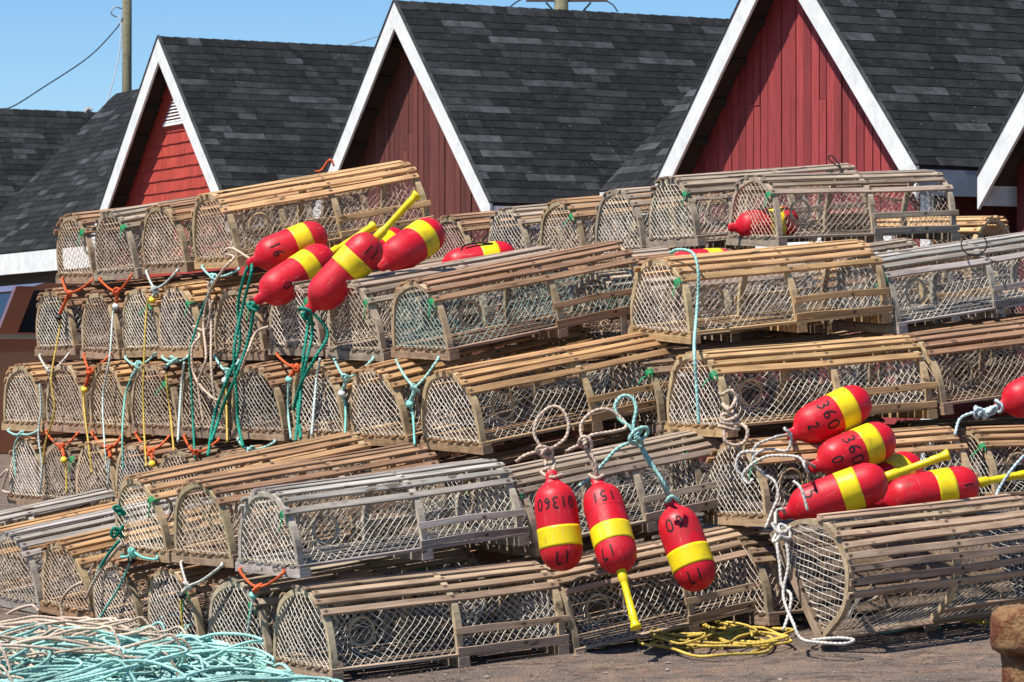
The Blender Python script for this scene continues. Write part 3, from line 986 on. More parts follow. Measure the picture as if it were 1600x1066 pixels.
def end_depth(keys, x, off=.07):
    """depth of the row of trap ends at picture column x, a little nearer"""
    L = []
    for k in keys:
        p = TM[k] @ Vector((-TL/2, 0, .15)); L.append((pix(p)[0], p.y))
    L.sort()
    if x <= L[0][0]:
        a, b = L[0], L[1]
    elif x >= L[-1][0]:
        a, b = L[-2], L[-1]
    else:
        for a, b in zip(L, L[1:]):
            if a[0] <= x <= b[0]: break
    return a[1] + (b[1]-a[1])*(x-a[0])/(b[0]-a[0]) - off

# ------------------------------------------------------------------ buoys
GLY = {
 '0': [[(.5,1),(.2,.85),(.12,.5),(.2,.15),(.5,0),(.8,.15),(.88,.5),(.8,.85),(.5,1)]],
 '1': [[(.5,1),(.5,0)]],
 '2': [[(.15,.8),(.35,1),(.7,.95),(.8,.7),(.5,.4),(.15,.05),(.5,.1),(.9,.02)]],
 '3': [[(.15,.92),(.5,1),(.8,.8),(.65,.57),(.4,.53),(.7,.45),(.85,.2),(.5,0),(.12,.1)]],
 '5': [[(.8,1),(.25,.97),(.2,.55),(.6,.6),(.85,.35),(.6,.03),(.15,.08)]],
 '6': [[(.7,1),(.35,.75),(.15,.35),(.3,.05),(.65,.02),(.8,.3),(.55,.48),(.2,.3)]],
 '7': [[(.1,.95),(.85,.98),(.55,.5),(.4,0)]],
 '9': [[(.75,.7),(.45,.5),(.2,.72),(.4,.98),(.75,.9),(.75,.6),(.6,0)]],
 'b': [[(.2,1),(.22,0)],[(.2,.3),(.6,.5),(.85,.25),(.6,.0),(.22,.05)]],
}
def buoy_profile(Lb, r):
    p = [(.006, .0), (.02, .004), (.029, .016), (.032, .032), (.031, .045), (.036, .056), (.052, .068), (.072, .084), (.088, .104), (.098, .128), (.1035, .155), (.105, .185), (.105, .22)]
    p = [(a*r/.105, z) for a, z in p]
    d = Lb-.105
    p += [(r, d-.12), (r, d-.06), (r, d)]
    for i in range(1, 9):
        a = i/8*math.pi/2; p.append((max(r*math.cos(a)**.85, .004), d+.105*math.sin(a)))
    return p
def prof_r(prof, z):
    for (r0, z0), (r1, z1) in zip(prof, prof[1:]):
        if z0 <= z <= z1: return r0+(r1-r0)*(z-z0)/max(1e-6, z1-z0)
    return prof[-1][0]

def ribbon(b, pl, prof, w, lift=.0012):
    """marker stroke wrapped onto the buoy; pl is a list of (arc length round, height)"""
    dense = []
    for p, q in zip(pl, pl[1:]):
        n = max(1, int(math.hypot(q[0]-p[0], q[1]-p[1])/.006))
        for k in range(n): dense.append((p[0]+(q[0]-p[0])*k/n, p[1]+(q[1]-p[1])*k/n))
    dense.append(pl[-1]); st = len(b.v)
    for i, (s, z) in enumerate(dense):
        a, c = dense[max(i-1, 0)], dense[min(i+1, len(dense)-1)]
        tx, tz = c[0]-a[0], c[1]-a[1]; n = math.hypot(tx, tz) or 1
        ox, oz = -tz/n*w/2, tx/n*w/2
        for sg in (-1, 1):
            ss, zz = s+sg*ox, z+sg*oz
            r = prof_r(prof, zz)+lift; ph = ss/.105
            # follow the dome: lift along z near the end
            b.v.append((r*math.cos(ph), r*math.sin(ph), zz+(lift if zz > prof[-6][1] else 0)))
    for i in range(len(dense)-1):
        k = st+2*i; b.f.append((k, k+2, k+3, k+1))

BAND_Z = {}
def buoy_meshes(kind):
    Lb = .54 if kind == 'stick' else .475
    r = .100
    prof = buoy_profile(Lb, r)
    bb = MB().lathe(prof, 28)
    for i, (x, y, z) in enumerate(bb.v):
        f = clamp((z-.045)/.06, 0, 1); f = f*f*(3-2*f); bb.v[i] = (x*(.42+.58*f), y, z)
    body = bb.mesh('body', M_RED, True)
    z0, z1 = (.275, .37) if kind != 'stick' else (.305, .40)
    bp = [(prof_r(prof, z)+.0016, z) for z in [z0+(z1-z0)*i/8 for i in range(9)]]
    bp = [(bp[0][0]-.002, bp[0][1])] + bp + [(bp[-1][0]-.002, bp[-1][1])]
    band = MB().lathe(bp, 28, False).mesh('band', M_YEL, True)
    st = MB().lathe([(.019, Lb-.02), (.0245, Lb-.012), (.0245, Lb+.05), (.02, Lb+.058), (.0175, Lb+.07), (.0185, Lb+.22), (.0205, Lb+.225), (.0205, Lb+.275), (.019, Lb+.28), (.027, Lb+.30), (.029, Lb+.312), (.02, Lb+.314)], 14).mesh('stick', M_YEL, True)
    seam = MB().lathe([(r-.001, .21), (r+.0012, .212), (r+.0012, .215), (r-.001, .217)], 28, False).mesh('seam', M_RED, True)
    return dict(Lb=Lb, prof=prof, body=body, band=band, stick=st, seam=seam)
BM = {'plain': buoy_meshes('plain'), 'stick': buoy_meshes('stick')}

def buoy(label, nose, tail, D, kind='plain', away=1, marks=(), stick=None, group='red and yellow buoys', scale=1.0, turn=0.0):
    """nose and tail are where the photo shows the two ends, D the distance of the nose"""
    m = BM[kind]; Lb = m['Lb']*scale
    a = P(nose[0], nose[1], D)
    s = F/D; dx, dz = (tail[0]-nose[0])/s, -(tail[1]-nose[1])/s
    h = math.hypot(dx, dz)
    if h >= Lb: dx, dz, dy = dx/h*Lb, dz/h*Lb, 0
    else: dy = away*math.sqrt(Lb*Lb-h*h)
    ax = Vector((dx, dy, dz)).normalized()
    tocam = (Vector((0, 0, CAMZ))-a); x = (tocam-ax*tocam.dot(ax)).normalized(); y = ax.cross(x)
    if turn:
        x, y = x*math.cos(turn)+y*math.sin(turn), y*math.cos(turn)-x*math.sin(turn)
    Mx = frame(a, x*scale, y*scale, ax*scale)
    t = thing('buoy', label, 'buoy', Mx, group)
    for n in ('body', 'band'): link(n, m[n], t)
    if kind == 'stick':
        link('seam', m['seam'], t)
        if stick is not False: link('stick', m['stick'], t)
    for (txt, zc, ph, h_, w_) in marks:
        b = MB(); x0 = -len(txt)*w_/2
        for i, ch in enumerate(txt):
            for st in GLY[ch]:
                pl = [(ph*.105 + x0 + (i+q[0]*.78+.11)*w_ + rnd.uniform(-.0012, .0012), zc-h_/2 + q[1]*h_ + rnd.uniform(-.0012, .0012)) for q in st]
                ribbon(b, pl, m['prof'], .0085)
        link('painted_number', b.mesh('painted_number', M_INK), t)
    return Mx

G1 = 'buoys heaped on the left stack'
B1 = buoy('red buoy marked 16 with yellow band, uppermost of the heap on the left stack', (386, 413), (506, 362), 18.95, marks=[('16', .16, -.15, .06, .052)], group=G1)
B2 = buoy('red buoy with green rope, lower left one of the left heap', (398, 472), (513, 393), 18.65, 'stick', marks=[('0', .17, .2, .05, .045)], group=G1)
B3 = buoy('red buoy whose yellow stick points up to the right in the left heap', (478, 490), (592, 368), 18.3, 'stick', marks=[('11', .465, .35, .06, .05)], group=G1)
B4 = buoy('mostly hidden red buoy between two others of the left heap', (540, 428), (626, 368), 18.9, group=G1)
B5 = buoy('red buoy with broad yellow band at the right end of the left heap', (592, 420), (684, 352), 18.6, marks=(), group=G1)
B6 = buoy('red buoy lying low behind ridge laths with a dark cord on it', (676, 423), (806, 399), 19.1, marks=(), group=G1)
G2 = 'three buoys hanging side by side'
H1 = buoy('leftmost of the three hanging red buoys, marked 01360 and 17', (861, 734), (881, 890), 16.3, marks=[('01360', .17, 0, .052, .042), ('17', .425, 0, .055, .055)], group=G2, away=-1)
H2 = buoy('middle hanging red buoy with yellow stick pointing down, marked 151', (931, 742), (968, 888), 16.35, 'stick', away=-1, marks=[('151', .17, -.1, .055, .045), ('17', .465, .45, .055, .055)], group=G2, scale=.95)
H3 = buoy('rightmost of the three hanging red buoys, on a teal rope loop', (1044, 776), (1093, 918), 16.45, marks=[('60', .16, .15, .06, .055), ('17', .425, .1, .055, .06)], group=G2, away=-1)
G3 = 'buoys heaped on the right'
R1 = buoy('red buoy marked 360, uppermost of the right heap', (1229, 683), (1361, 621), 17.05, marks=[('360', .215, -.1, .062, .06), ('2', .115, .1, .05, .05)], group=G3)
R2 = buoy('red buoy marked 360, second from the top of the right heap', (1265, 733), (1400, 681), 16.9, marks=[('360', .215, -.1, .062, .06), ('0', .115, .1, .05, .05)], group=G3)
R4 = buoy('red buoy half hidden behind the stick of its neighbour in the right heap', (1330, 790), (1442, 725), 16.95, group=G3)
R3 = buoy('red buoy with yellow stick pointing up right at the front of the right heap', (1217, 806), (1389, 744), 16.6, 'stick', marks=[('15', .17, -.75, .06, .055)], group=G3)
R5 = buoy('red buoy with yellow stick pointing level to the right edge in the right heap', (1366, 785), (1533, 756), 16.95, 'stick', marks=[('1', .46, 0, .05, .05)], group=G3)
R6 = buoy('red buoy cut off by the right edge of the photo', (1553, 640), (1690, 588), 17.3, marks=[('17', .17, .4, .05, .05)], group='single buoys')
N1b = buoy('red buoy with yellow end lying inside the long grey trap on the top row', (1137, 356), (1249, 344), 20.3, group='single buoys', scale=.88)
N2b = buoy('red buoy only whose top shows behind the fresh yellow trap on the right', (1036, 419), (1152, 412), 18.95, group='single buoys', scale=.95)

# ------------------------------------------------------------------ ropes
RC = {'teal': (.20, .55, .47), 'green': (.015, .24, .17), 'yellow': (.56, .39, .08), 'orange': (.68, .115, .035), 'white': (.56, .53, .48),
      'tan': (.55, .42, .32), 'pale': (.48, .56, .52), 'aqua': (.33, .58, .52), 'black': (.02, .02, .02), 'sky': (.50, .62, .66)}
M_ROPE2 = tint_mat('rope_fibre_mixed', .75, 3.5, .45, 1.35, spec=.25)
def rope_part(name, pts, r, parent, col, step=.010, jit=0.0):
    b = MB(); b.tube(spline(pts, step, jit), r, 9, 95.0, 3)
    return link(name, b.mesh(name, M_ROPE, True), parent, None, RC[col])

def rope(label, col, pts, r=.0075, group=None, name='rope', step=.010, jit=0.0):
    b = MB()
    lists = pts if isinstance(pts[0], list) else [pts]
    for p in lists: b.tube(spline(p, step, jit), r, 9, 95.0, 3)
    o = link(name, b.mesh(name, M_ROPE, True), None, None, RC[col])
    return tag(o, label, 'rope', group)

def knot_path(c, r, turns=2.5, seed=0):
    """a lump of rope wound over and under itself"""
    rr = random.Random(seed); out = []
    a1, a2, a3 = rr.uniform(0, 6), rr.uniform(0, 6), rr.uniform(0, 6); w2, w3 = rr.uniform(1.6, 2.4), rr.uniform(.7, 1.5)
    n = int(turns*12)
    for i in range(n):
        t = 2*math.pi*i/12; k = .55+.45*math.sin(t*.37+a3)
        out.append(c + Vector((r*k*math.cos(t+a1), r*.45*math.sin(w2*t*.5+a2)-r*.2, r*.9*k*math.sin(t*w3+a3) + r*.3*math.sin(t*.31))))
    return out

ROWK = {5: ['L5.0', 'L5.1', 'L5.2', 'T5'], 4: ['L4.%d' % i for i in range(7)]+['T4'], 3: ['L3.%d' % i for i in range(8)]+['T3'],
        2: ['L2.%d' % i for i in range(8)], 12: ['F2.0', 'F2.1', 'T2'], 11: ['F1.%d' % i for i in range(5)]+['T1']}
def E0(rw, x, y, off=.07): return P(x, y, end_depth(ROWK[rw], x, off))
def E(rw, x, y, off=.07):
    """in front of the trap ends of a row; lines that hang past a lower, nearer row stay clear of it"""
    D = end_depth(ROWK[rw], x, off)
    for r_, lim in ((4, 420), (3, 542), (2, 662)):
        if rw in (5, 4, 3, 2) and y > lim and r_ < rw: D = min(D, end_depth(ROWK[r_], x, off))
    return P(x, y, D)

def tie(label, rw, col, a, b, k, tail=None, tcol=None, tl=(), floaty=None, seed=0, rw2=None):
    """two arms from a sill to a knot, the stopper it ends in and the line that hangs from it; a, b, k are picture points"""
    ka, kb, kk = E0(rw, *a, .035), E0(rw, *b, .035), E(rw, *k, .075)
    t = thing('trap_bridle', label, 'rope', Matrix.Translation(kk), 'trap bridles tied between the rows')
    I = Matrix.Translation(-kk)
    def part(nm, pts, r, c):
        o = rope_part(nm, pts, r, t, c); o.matrix_local = I
    part('arm', [ka+Vector((0, .05, .012)), ka, ka.lerp(kk, .55)+Vector((0, 0, -.012)), kk], .0070, col)
    part('arm', [kb+Vector((0, .05, .012)), kb, kb.lerp(kk, .55)+Vector((0, 0, -.012)), kk], .0070, col)
    part('knot', knot_path(kk, .020, 3.0, seed), .0072, col)
    end = kk
    if tail:
        e = E(rw2 or rw, *tail, .085)
        part('twisted_tail', [kk, kk.lerp(e, .5)+Vector((.004, -.006, 0)), e], .0105, col); end = e
    if floaty:
        b_ = MB().lathe([(.010, -.012), (.018, -.01), (.021, 0), (.018, .01), (.010, .012)], 12)
        o = link('stopper', b_.mesh('stopper', plain('stopper_'+floaty, {'black': (.015, .015, .015), 'grey': (.5, .52, .5), 'yellow': (.7, .45, .03), 'teal': (.2, .5, .42)}[floaty], .5), True), t, Matrix.Translation(end-kk+Vector((0, -.012, -.01))) @ Matrix.Rotation(.9, 4, 'X'))
    if tl:
        pts = [end] + [E(r_, x, y, .09) for (r_, x, y) in tl]
        pts = [pts[0]] + [p + Vector((rnd.uniform(-.012, .012), rnd.uniform(-.008, .008), 0)) for p in pts[1:]]
        part('hanging_line', pts, .0062, tcol or col)
    return t

tie('orange bridle with black stopper and long yellow line, leftmost under the top row', 5, 'orange', (97, 437), (142, 440), (107, 458), (92, 493), 'yellow', [(4, 91, 515), (4, 80, 590), (3, 86, 640), (3, 70, 690), (2, 67, 735)], 'black', 1, 4)
tie('orange bridle with grey stopper and long pale line, second under the top row', 5, 'orange', (156, 437), (204, 432), (182, 456), (181, 476), 'pale', [(4, 175, 492), (4, 172, 560), (3, 164, 620), (3, 166, 690), (2, 170, 740)], 'grey', 2, 4)
tie('white bridle with yellow knot and yellow line, third under the top row', 5, 'pale', (229, 426), (276, 424), (243, 452), (238, 466), 'yellow', [(4, 232, 480), (4, 222, 580), (3, 226, 650), (3, 230, 730)], 'yellow', 3, 4)
tie('teal bridle under the end of the fresh yellow trap on the top row', 5, 'aqua', (316, 418), (372, 422), (334, 432), (330, 445), 'green', [(4, 316, 490), (4, 298, 552), (3, 296, 600), (3, 303, 660), (3, 306, 715)], None, 4, 4)
tie('white bridle at the far left under the second row', 4, 'white', (62, 557), (106, 555), (78, 580), None, 'white', (), None, 5)
tie('orange bridle with yellow knot and yellow line at the left under the second row', 4, 'orange', (131, 556), (172, 555), (140, 578), (132, 606), 'yellow', [(3, 134, 630), (3, 138, 690), (2, 146, 740)], 'yellow', 6, 3)
tie('aqua bridle with teal line third from the left under the second row', 4, 'aqua', (196, 560), (241, 555), (216, 570), (205, 590), 'teal', [(3, 199, 620), (3, 194, 680), (2, 196, 735)], None, 7, 3)
tie('aqua bridle with black stopper and yellow line fourth under the second row', 4, 'aqua', (254, 559), (292, 559), (272, 563), (260, 572), 'yellow', [(3, 262, 600), (3, 266, 650), (3, 270, 705)], 'black', 8, 3)
tie('pale bridle with yellow line in the middle under the second row', 4, 'aqua', (336, 558), (372, 566), (356, 582), (352, 592), 'yellow', [(3, 352, 620), (3, 356, 690)], 'grey', 9, 3)
tie('orange bridle with teal line under the second row right of the green ropes', 4, 'orange', (433, 555), (474, 566), (462, 574), (452, 590), 'aqua', [(3, 447, 610), (3, 449, 650), (3, 458, 685)], 'teal', 10, 3)
tie('aqua bridle with knot, left of two large ones in the middle', 4, 'aqua', (522, 561), (582, 562), (541, 592), (534, 612), 'teal', [(3, 537, 640), (3, 537, 690)], 'grey', 11, 3)
tie('aqua bridle with knot beside the widest arched end in the middle', 4, 'aqua', (620, 566), (684, 562), (648, 606), (640, 628), 'teal', [(3, 648, 650), (3, 648, 695)], 'teal', 12, 3)
tie('aqua bridle at the far left under the third row', 3, 'aqua', (13, 674), (58, 674), (32, 678), None, 'aqua', [(2, 20, 700), (2, 24, 745)], None, 13)
tie('orange bridle leftmost under the third row', 3, 'orange', (72, 676), (120, 679), (96, 698), (100, 716), 'yellow', [(2, 102, 735), (2, 106, 770)], 'yellow', 14, 2)
tie('orange bridle second from the left under the third row', 3, 'orange', (144, 678), (190, 681), (170, 702), (172, 716), 'pale', [(2, 170, 760)], None, 15, 2)
tie('orange bridle third from the left under the third row', 3, 'orange', (212, 679), (262, 685), (236, 704), (238, 722), 'yellow', (), 'yellow', 16, 2)
tie('orange bridle under the dark fifth trap of the third row', 3, 'orange', (288, 683), (340, 689), (304, 708), None, 'orange', (), None, 17)
tie('teal bridle under the third row just above the front stack', 3, 'aqua', (372, 688), (428, 692), (392, 702), None, 'aqua', (), None, 18)
tie('teal bridle with black stopper and teal line down to the rope heap', 12, 'teal', (190, 870), (244, 874), (208, 862), (206, 872), 'teal', [(11, 190, 915), (11, 165, 950), (11, 140, 990)], 'black', 19, 11)
tie('white bridle with yellow line on the front stack', 12, 'white', (283, 882), (345, 885), (294, 916), (285, 926), 'yellow', [(11, 283, 950), (11, 286, 1004)], 'black', 20, 11)
tie('orange bridle with pale line on the front stack', 12, 'orange', (375, 893), (442, 896), (402, 918), (396, 926), 'pale', [(11, 393, 950), (11, 384, 1000), (11, 381, 1036)], 'teal', 21, 11)

def chain_pts(rw, pts, off=.11): return [E(r_, x, y, off) for (r_, x, y) in pts]
DG = 'ropes of the left buoys'
nz1 = lambda M, z=.03: M @ Vector((0, 0, z))
rope('dark green rope hanging from the uppermost left buoy', 'green', [[nz1(B1), E(4, 384, 425, .16), E(4, 372, 475, .14), E(4, 374, 540, .13), E(3, 352, 600, .13), E(3, 335, 650, .13), E(3, 325, 712, .13)],
      [nz1(B1), E(4, 392, 430, .17), E(4, 379, 480, .15), E(4, 366, 548, .14), E(3, 370, 620, .12), E(3, 372, 660, .12), E(3, 380, 698, .11)]], .009, DG)
rope('dark green doubled rope from the second left buoy', 'green', [[nz1(B2), E(4, 398, 480, .16), E(4, 388, 530, .15), E(4, 370, 585, .13), E(3, 352, 625, .14), E(3, 342, 655, .13), E(3, 330, 690, .12)],
      knot_path(E(4, 396, 478, .17), .03, 3, 4)], .009, DG)
rope('dark green ropes hanging from the buoy with the upright stick', 'green', [[nz1(B3), E(4, 482, 505, .16), E(4, 474, 560, .13), E(3, 470, 615, .13), E(3, 462, 690, .12)],
      [nz1(B3), E(4, 488, 520, .16), E(4, 478, 568, .14), E(3, 466, 630, .12), E(3, 470, 685, .11)], [nz1(B3), E(4, 512, 520, .13), E(4, 492, 560, .12), E(3, 470, 600, .14), E(3, 458, 640, .12)],
      knot_path(nz1(B3, -.005), .032, 2.5, 9)], .009, DG)
rope('tan rope looped from the top left trap down across the arched ends', 'tan', [[E(5, 392, 405, .2), E(5, 362, 388, .2), E(5, 350, 396, .19), E(5, 366, 402, .18), E(4, 350, 420, .14), E(4, 328, 455, .13), E(4, 318, 505, .12), E(4, 322, 560, .12), E(3, 310, 600, .12), E(3, 318, 660, .11)],
      [E(4, 420, 510, .14), E(4, 400, 520, .14), E(4, 388, 548, .13), E(3, 376, 580, .12)], [E(4, 332, 470, .14), E(4, 322, 515, .13), E(4, 302, 510, .13), E(4, 312, 525, .13), E(4, 300, 545, .12), E(3, 305, 590, .12), E(3, 336, 624, .12), E(3, 350, 615, .12)],
      [E(4, 325, 440, .12), E(4, 330, 500, .12), E(3, 330, 570, .13), E(3, 336, 625, .12)]], .008, DG)
rope('grey rope hanging over the fifth trap of the third row', 'pale', [[E(4, 288, 566, .1), E(3, 283, 610, .1), E(3, 278, 690, .1)], [E(4, 500, 560, .1), E(3, 494, 600, .1), E(3, 487, 680, .1)]], .0075, DG)
rope('pale line hanging at the left over the third row', 'pale', [E(4, 62, 600, .1), E(3, 64, 640, .1), E(3, 60, 680, .1), E(2, 66, 730, .1), E(2, 62, 772, .08)], .0065, DG)

# white teal rope over the fresh trap
D4 = (TM['T4b'] @ Vector((-.5, -.29, .2))).y - .03
rope('long pale teal rope hanging over the fresh yellow trap and its neighbour below', 'aqua', [P(1046, 396, D4+.12), P(1060, 390, D4+.1), P(1083, 396, D4+.05), P(1091, 425, D4), P(1090, 470, D4-.01), P(1086, 520, D4-.15), P(1085, 548, 16.98), P(1088, 600, 16.93), P(1092, 662, 16.9)], .0085)
rope('coil of tan rope tied at the left end of the middle right trap', 'tan', [[P(1127, 618, 16.98), P(1142, 610, 16.94), P(1150, 622, 16.94), P(1140, 640, 16.92), P(1130, 632, 16.98)]+[P(1140+rnd.uniform(9, 17)*math.cos(i*1.05), 648+i*1.5+rnd.uniform(3, 9)*math.sin(i*1.05+i*.1), 16.93-.02*math.sin(i*1.05)) for i in range(18)]+[P(1132, 672, 16.92), P(1134, 690, 16.9), P(1148, 696, 16.9), P(1164, 690, 16.9), P(1168, 672, 16.9), P(1158, 662, 16.92)]], .0095)

# hanging loops of the three buoys
def at(M, z=.03, dx=0): return M @ Vector((.012, dx, z))
rope('tan rope loop that the leftmost hanging buoy hangs from', 'tan', [[at(H1), P(852, 722, 16.40), P(850, 706, 16.42), P(835, 680, 16.44), P(840, 655, 16.46), P(858, 637, 16.47), P(876, 638, 16.46), P(888, 660, 16.44), P(884, 684, 16.42), P(862, 702, 16.40)],
      knot_path(P(852, 706, 16.36), .04, 3.2, 31), [at(H1), P(866, 722, 16.38), P(858, 706, 16.38)], [P(846, 704, 16.40), P(820, 712, 16.38), P(806, 722, 16.38)], [P(858, 730, 16.33), P(846, 738, 16.34), P(862, 746, 16.28), P(878, 742, 16.30)]], .0085)
rope('tan rope loop that the middle hanging buoy with the stick hangs from', 'tan', [[at(H2), P(922, 715, 16.33), P(912, 694, 16.36), P(908, 664, 16.40), P(926, 644, 16.42), P(950, 640, 16.44), P(972, 655, 16.44), P(978, 668, 16.42), P(960, 674, 16.40), P(925, 680, 16.38), P(910, 690, 16.36)],
      knot_path(P(914, 694, 16.33), .032, 3, 33), [at(H2), P(930, 722, 16.31), P(916, 700, 16.33)], [P(910, 694, 16.36), P(895, 700, 16.36), P(884, 706, 16.36)], [P(920, 742, 16.28), P(932, 748, 16.25), P(944, 742, 16.28)]], .0085)
rope('teal rope loop that the rightmost hanging buoy hangs from', 'aqua', [[at(H3), P(1030, 745, 16.36), P(1012, 720, 16.38), P(1000, 696, 16.40), P(985, 668, 16.42), P(968, 655, 16.44), P(961, 634, 16.46), P(972, 619, 16.47), P(988, 622, 16.47), P(994, 640, 16.45), P(990, 668, 16.43), P(1004, 694, 16.39)],
      knot_path(P(996, 682, 16.36), .05, 3.4, 35), [at(H3), P(1040, 760, 16.34), P(1022, 730, 16.36), P(1004, 700, 16.38)], [P(990, 690, 16.38), P(966, 700, 16.38), P(945, 722, 16.38), P(925, 745, 16.40), P(905, 760, 16.42)], [P(1040, 786, 16.28), P(1048, 776, 16.26), P(1060, 782, 16.30)]], .009)

# white ropes of the right heap
GW = 'white ropes of the right heap'
rope('white rope from the uppermost right buoy looped over the trap edge', 'white', [[nz1(R1), P(1226, 670, 16.65), P(1236, 682, 16.63), P(1230, 704, 16.63), P(1205, 702, 16.65), P(1186, 706, 16.65), P(1176, 722, 16.65), P(1192, 740, 16.65), P(1210, 752, 16.62), P(1216, 775, 16.60), P(1206, 800, 16.58), P(1196, 826, 16.55)],
      [nz1(R1), P(1210, 684, 16.66), P(1180, 698, 16.66), P(1174, 726, 16.66), P(1160, 742, 16.64), P(1150, 730, 16.65), P(1158, 708, 16.66), P(1190, 706, 16.65)]], .0075, GW)
rope('white rope from the second right buoy trailing left', 'white', [[nz1(R2), P(1256, 722, 16.52), P(1262, 738, 16.50), P(1250, 716, 16.54), P(1222, 712, 16.60), P(1196, 714, 16.62), P(1172, 728, 16.63), P(1160, 745, 16.62), P(1170, 756, 16.60), P(1176, 748, 16.60)]], .0075, GW)
rope('white rope from front right buoy knotted on the tipped trap, falling to the ground', 'white', [[nz1(R3), P(1222, 796, 16.5), P(1212, 802, 16.5), P(1214, 850, 16.3), P(1218, 880, 16.25), P(1222, 915, 16.2), P(1236, 930, 16.15), P(1232, 960, 16.1), P(1224, 985, 16.05)],
      knot_path(P(1222, 832, 16.25), .045, 3.5, 41), [P(1226, 830, 16.25), P(1232, 880, 16.2), P(1224, 930, 16.15), P(1240, 975, 16.0), P(1252, 998, 15.95), P(1280, 1004, 15.85), P(1320, 1006, 15.8), P(1334, 1000, 15.85), P(1310, 997, 15.9), P(1268, 1000, 15.95)],
      [P(1240, 752, 16.45), P(1252, 764, 16.42), P(1262, 798, 16.4)], knot_path(P(1238, 826, 16.3), .035, 2.5, 43)], .0078, GW)
rope('pale blue rope at the buoy cut by the right edge', 'sky', [[nz1(R6), P(1556, 626, 17.2), P(1566, 634, 17.18), P(1562, 644, 17.2), P(1545, 640, 17.2), P(1520, 645, 17.2), P(1500, 655, 17.2), P(1492, 680, 17.15)], knot_path(P(1548, 641, 17.15), .035, 3.2, 47), knot_path(P(1530, 645, 17.15), .03, 3, 48),
      [P(1600, 712, 17.1), P(1580, 735, 17.1), P(1562, 762, 17.1), P(1556, 778, 17.05)]], .008, GW)

def G(x, y, lift=.01):
    """point on the ground seen at pixel (x, y)"""
    lo, hi = 9.5, 21.0
    for _ in range(40):
        m = (lo+hi)/2; p = P(x, y, m)
        if p.z > ground_z(p.x, p.y): lo = m
        else: hi = m
    p = P(x, y, lo); p.z = ground_z(p.x, p.y)+lift
    return p

def heap(label, col, n, gen, r, seed, name='rope_heap', group=None):
    b = MB(); rr = random.Random(seed)
    for k in range(n):
        pts = gen(rr, k, n)
        b.tube(spline(pts, .014), r*rr.uniform(.9, 1.1), 8, 95.0, 3)
    o = link(name, b.mesh(name, M_ROPE, True), None, None, RC[col]); o.data.materials[0] = M_ROPE2
    return tag(o, label, 'rope heap', group)

def yellow_gen(rr, k, n):
    cx, cy = rr.uniform(1020, 1185), rr.uniform(990, 1018); pts = []
    ax, ay = rr.uniform(40, 120), rr.uniform(6, 19); ph = rr.uniform(0, 6)
    for i in range(14):
        a = ph + i*.62
        x = clamp(cx+ax*math.cos(a)*rr.uniform(.75, 1.1), 982, 1258); y = clamp(cy+ay*math.sin(a)*rr.uniform(.8, 1.15), 978, 1034)
        pts.append(G(x, y, .012+.05*k/n+rr.uniform(0, .015)))
    return pts
heap('coil of yellow rope on the ground below the hanging buoys', 'yellow', 10, yellow_gen, .0066, 3)
def teal_bit(rr, k, n):
    return [G(1368+6*k, 992, .01), G(1400, 990+k, .02), G(1440, 984-k, .02), G(1470-8*k, 984, .01)]
heap('short teal rope on the ground under the tipped trap', 'teal', 3, teal_bit, .009, 4)
def olive_bit(rr, k, n):
    return [G(1420+5*k, 985, .015), G(1455, 978-k*2, .03), G(1500, 976+k, .03), G(1550-9*k, 980, .02)]
heap('dull yellow rope on the ground right of the teal rope', 'yellow', 3, olive_bit, .008, 5)

def pile_h(x, y):
    # mound in front of the left traps
    d = math.exp(-((x+2.0)/1.4)**2 - ((y-16.0)/1.0)**2)
    return .095*d
def heap_pt(x, y, lay, rr, ph=0.0):
    y = min(y, 16.05+(-1.2-x)*1.32-.06)
    return Vector((x, y, ground_z(x, y)+.008+pile_h(x, y)*lay+.02*lay+(.010+.028*lay)*(1+math.sin(x*7.5+ph*3+y*2))*.5*(1+math.sin(x*2.9+ph))+rr.uniform(0, .004)))
def teal_gen(rr, k, n):
    pts = []; lay = rr.uniform(0, 1.1); hp = rr.uniform(0, 6.3)
    if k % 5 == 0:                                # long strand trailing across the heap
        x, y, a = rr.uniform(-3.4, -2.6), rr.uniform(14.7, 16.6), rr.uniform(-.5, .3)
        for i in range(rr.randrange(14, 30)):
            a += rr.uniform(-.5, .5); a *= .9
            x += .08*math.cos(a); y += .12*math.sin(a)
            if x > -0.72-(y-15.2)*.42+.2*math.sin(y*5): break
            pts.append(heap_pt(x, y, lay, rr, hp))
    else:                                         # flaked coils, each turn lying a little off the last
        cx, cy = rr.uniform(-3.2, -1.15), rr.uniform(14.7, 16.7)
        cx = min(cx, -1.2-(cy-15.2)*.42)
        ra, rb, ph, s = rr.uniform(.14, .5), rr.uniform(.12, .5), rr.uniform(0, 6.3), rr.choice((-1, 1))
        for i in range(rr.randrange(18, 44)):
            a = ph+s*i*.42
            q = 1+.12*math.sin(3*a+ph)+rr.uniform(-.05, .05)
            x = min(cx+ra*q*math.cos(a)+.008*i, -0.68-(cy-15.2)*.42); y = cy+rb*q*math.sin(a)
            pts.append(heap_pt(x, y, lay*(.7+.3*math.sin(a+ph)), rr, hp))
    for i in (0, -1): 
        if pts: pts[i].z = ground_z(pts[i].x, pts[i].y)-.02
    if len(pts) < 4: pts = [heap_pt(-3.0+.1*i, 15.0+.03*i*i, 0, rr) for i in range(5)]
    return pts
heap('heap of aqua rope spread on the ground at the lower left', 'aqua', 150, teal_gen, .0073, 11)
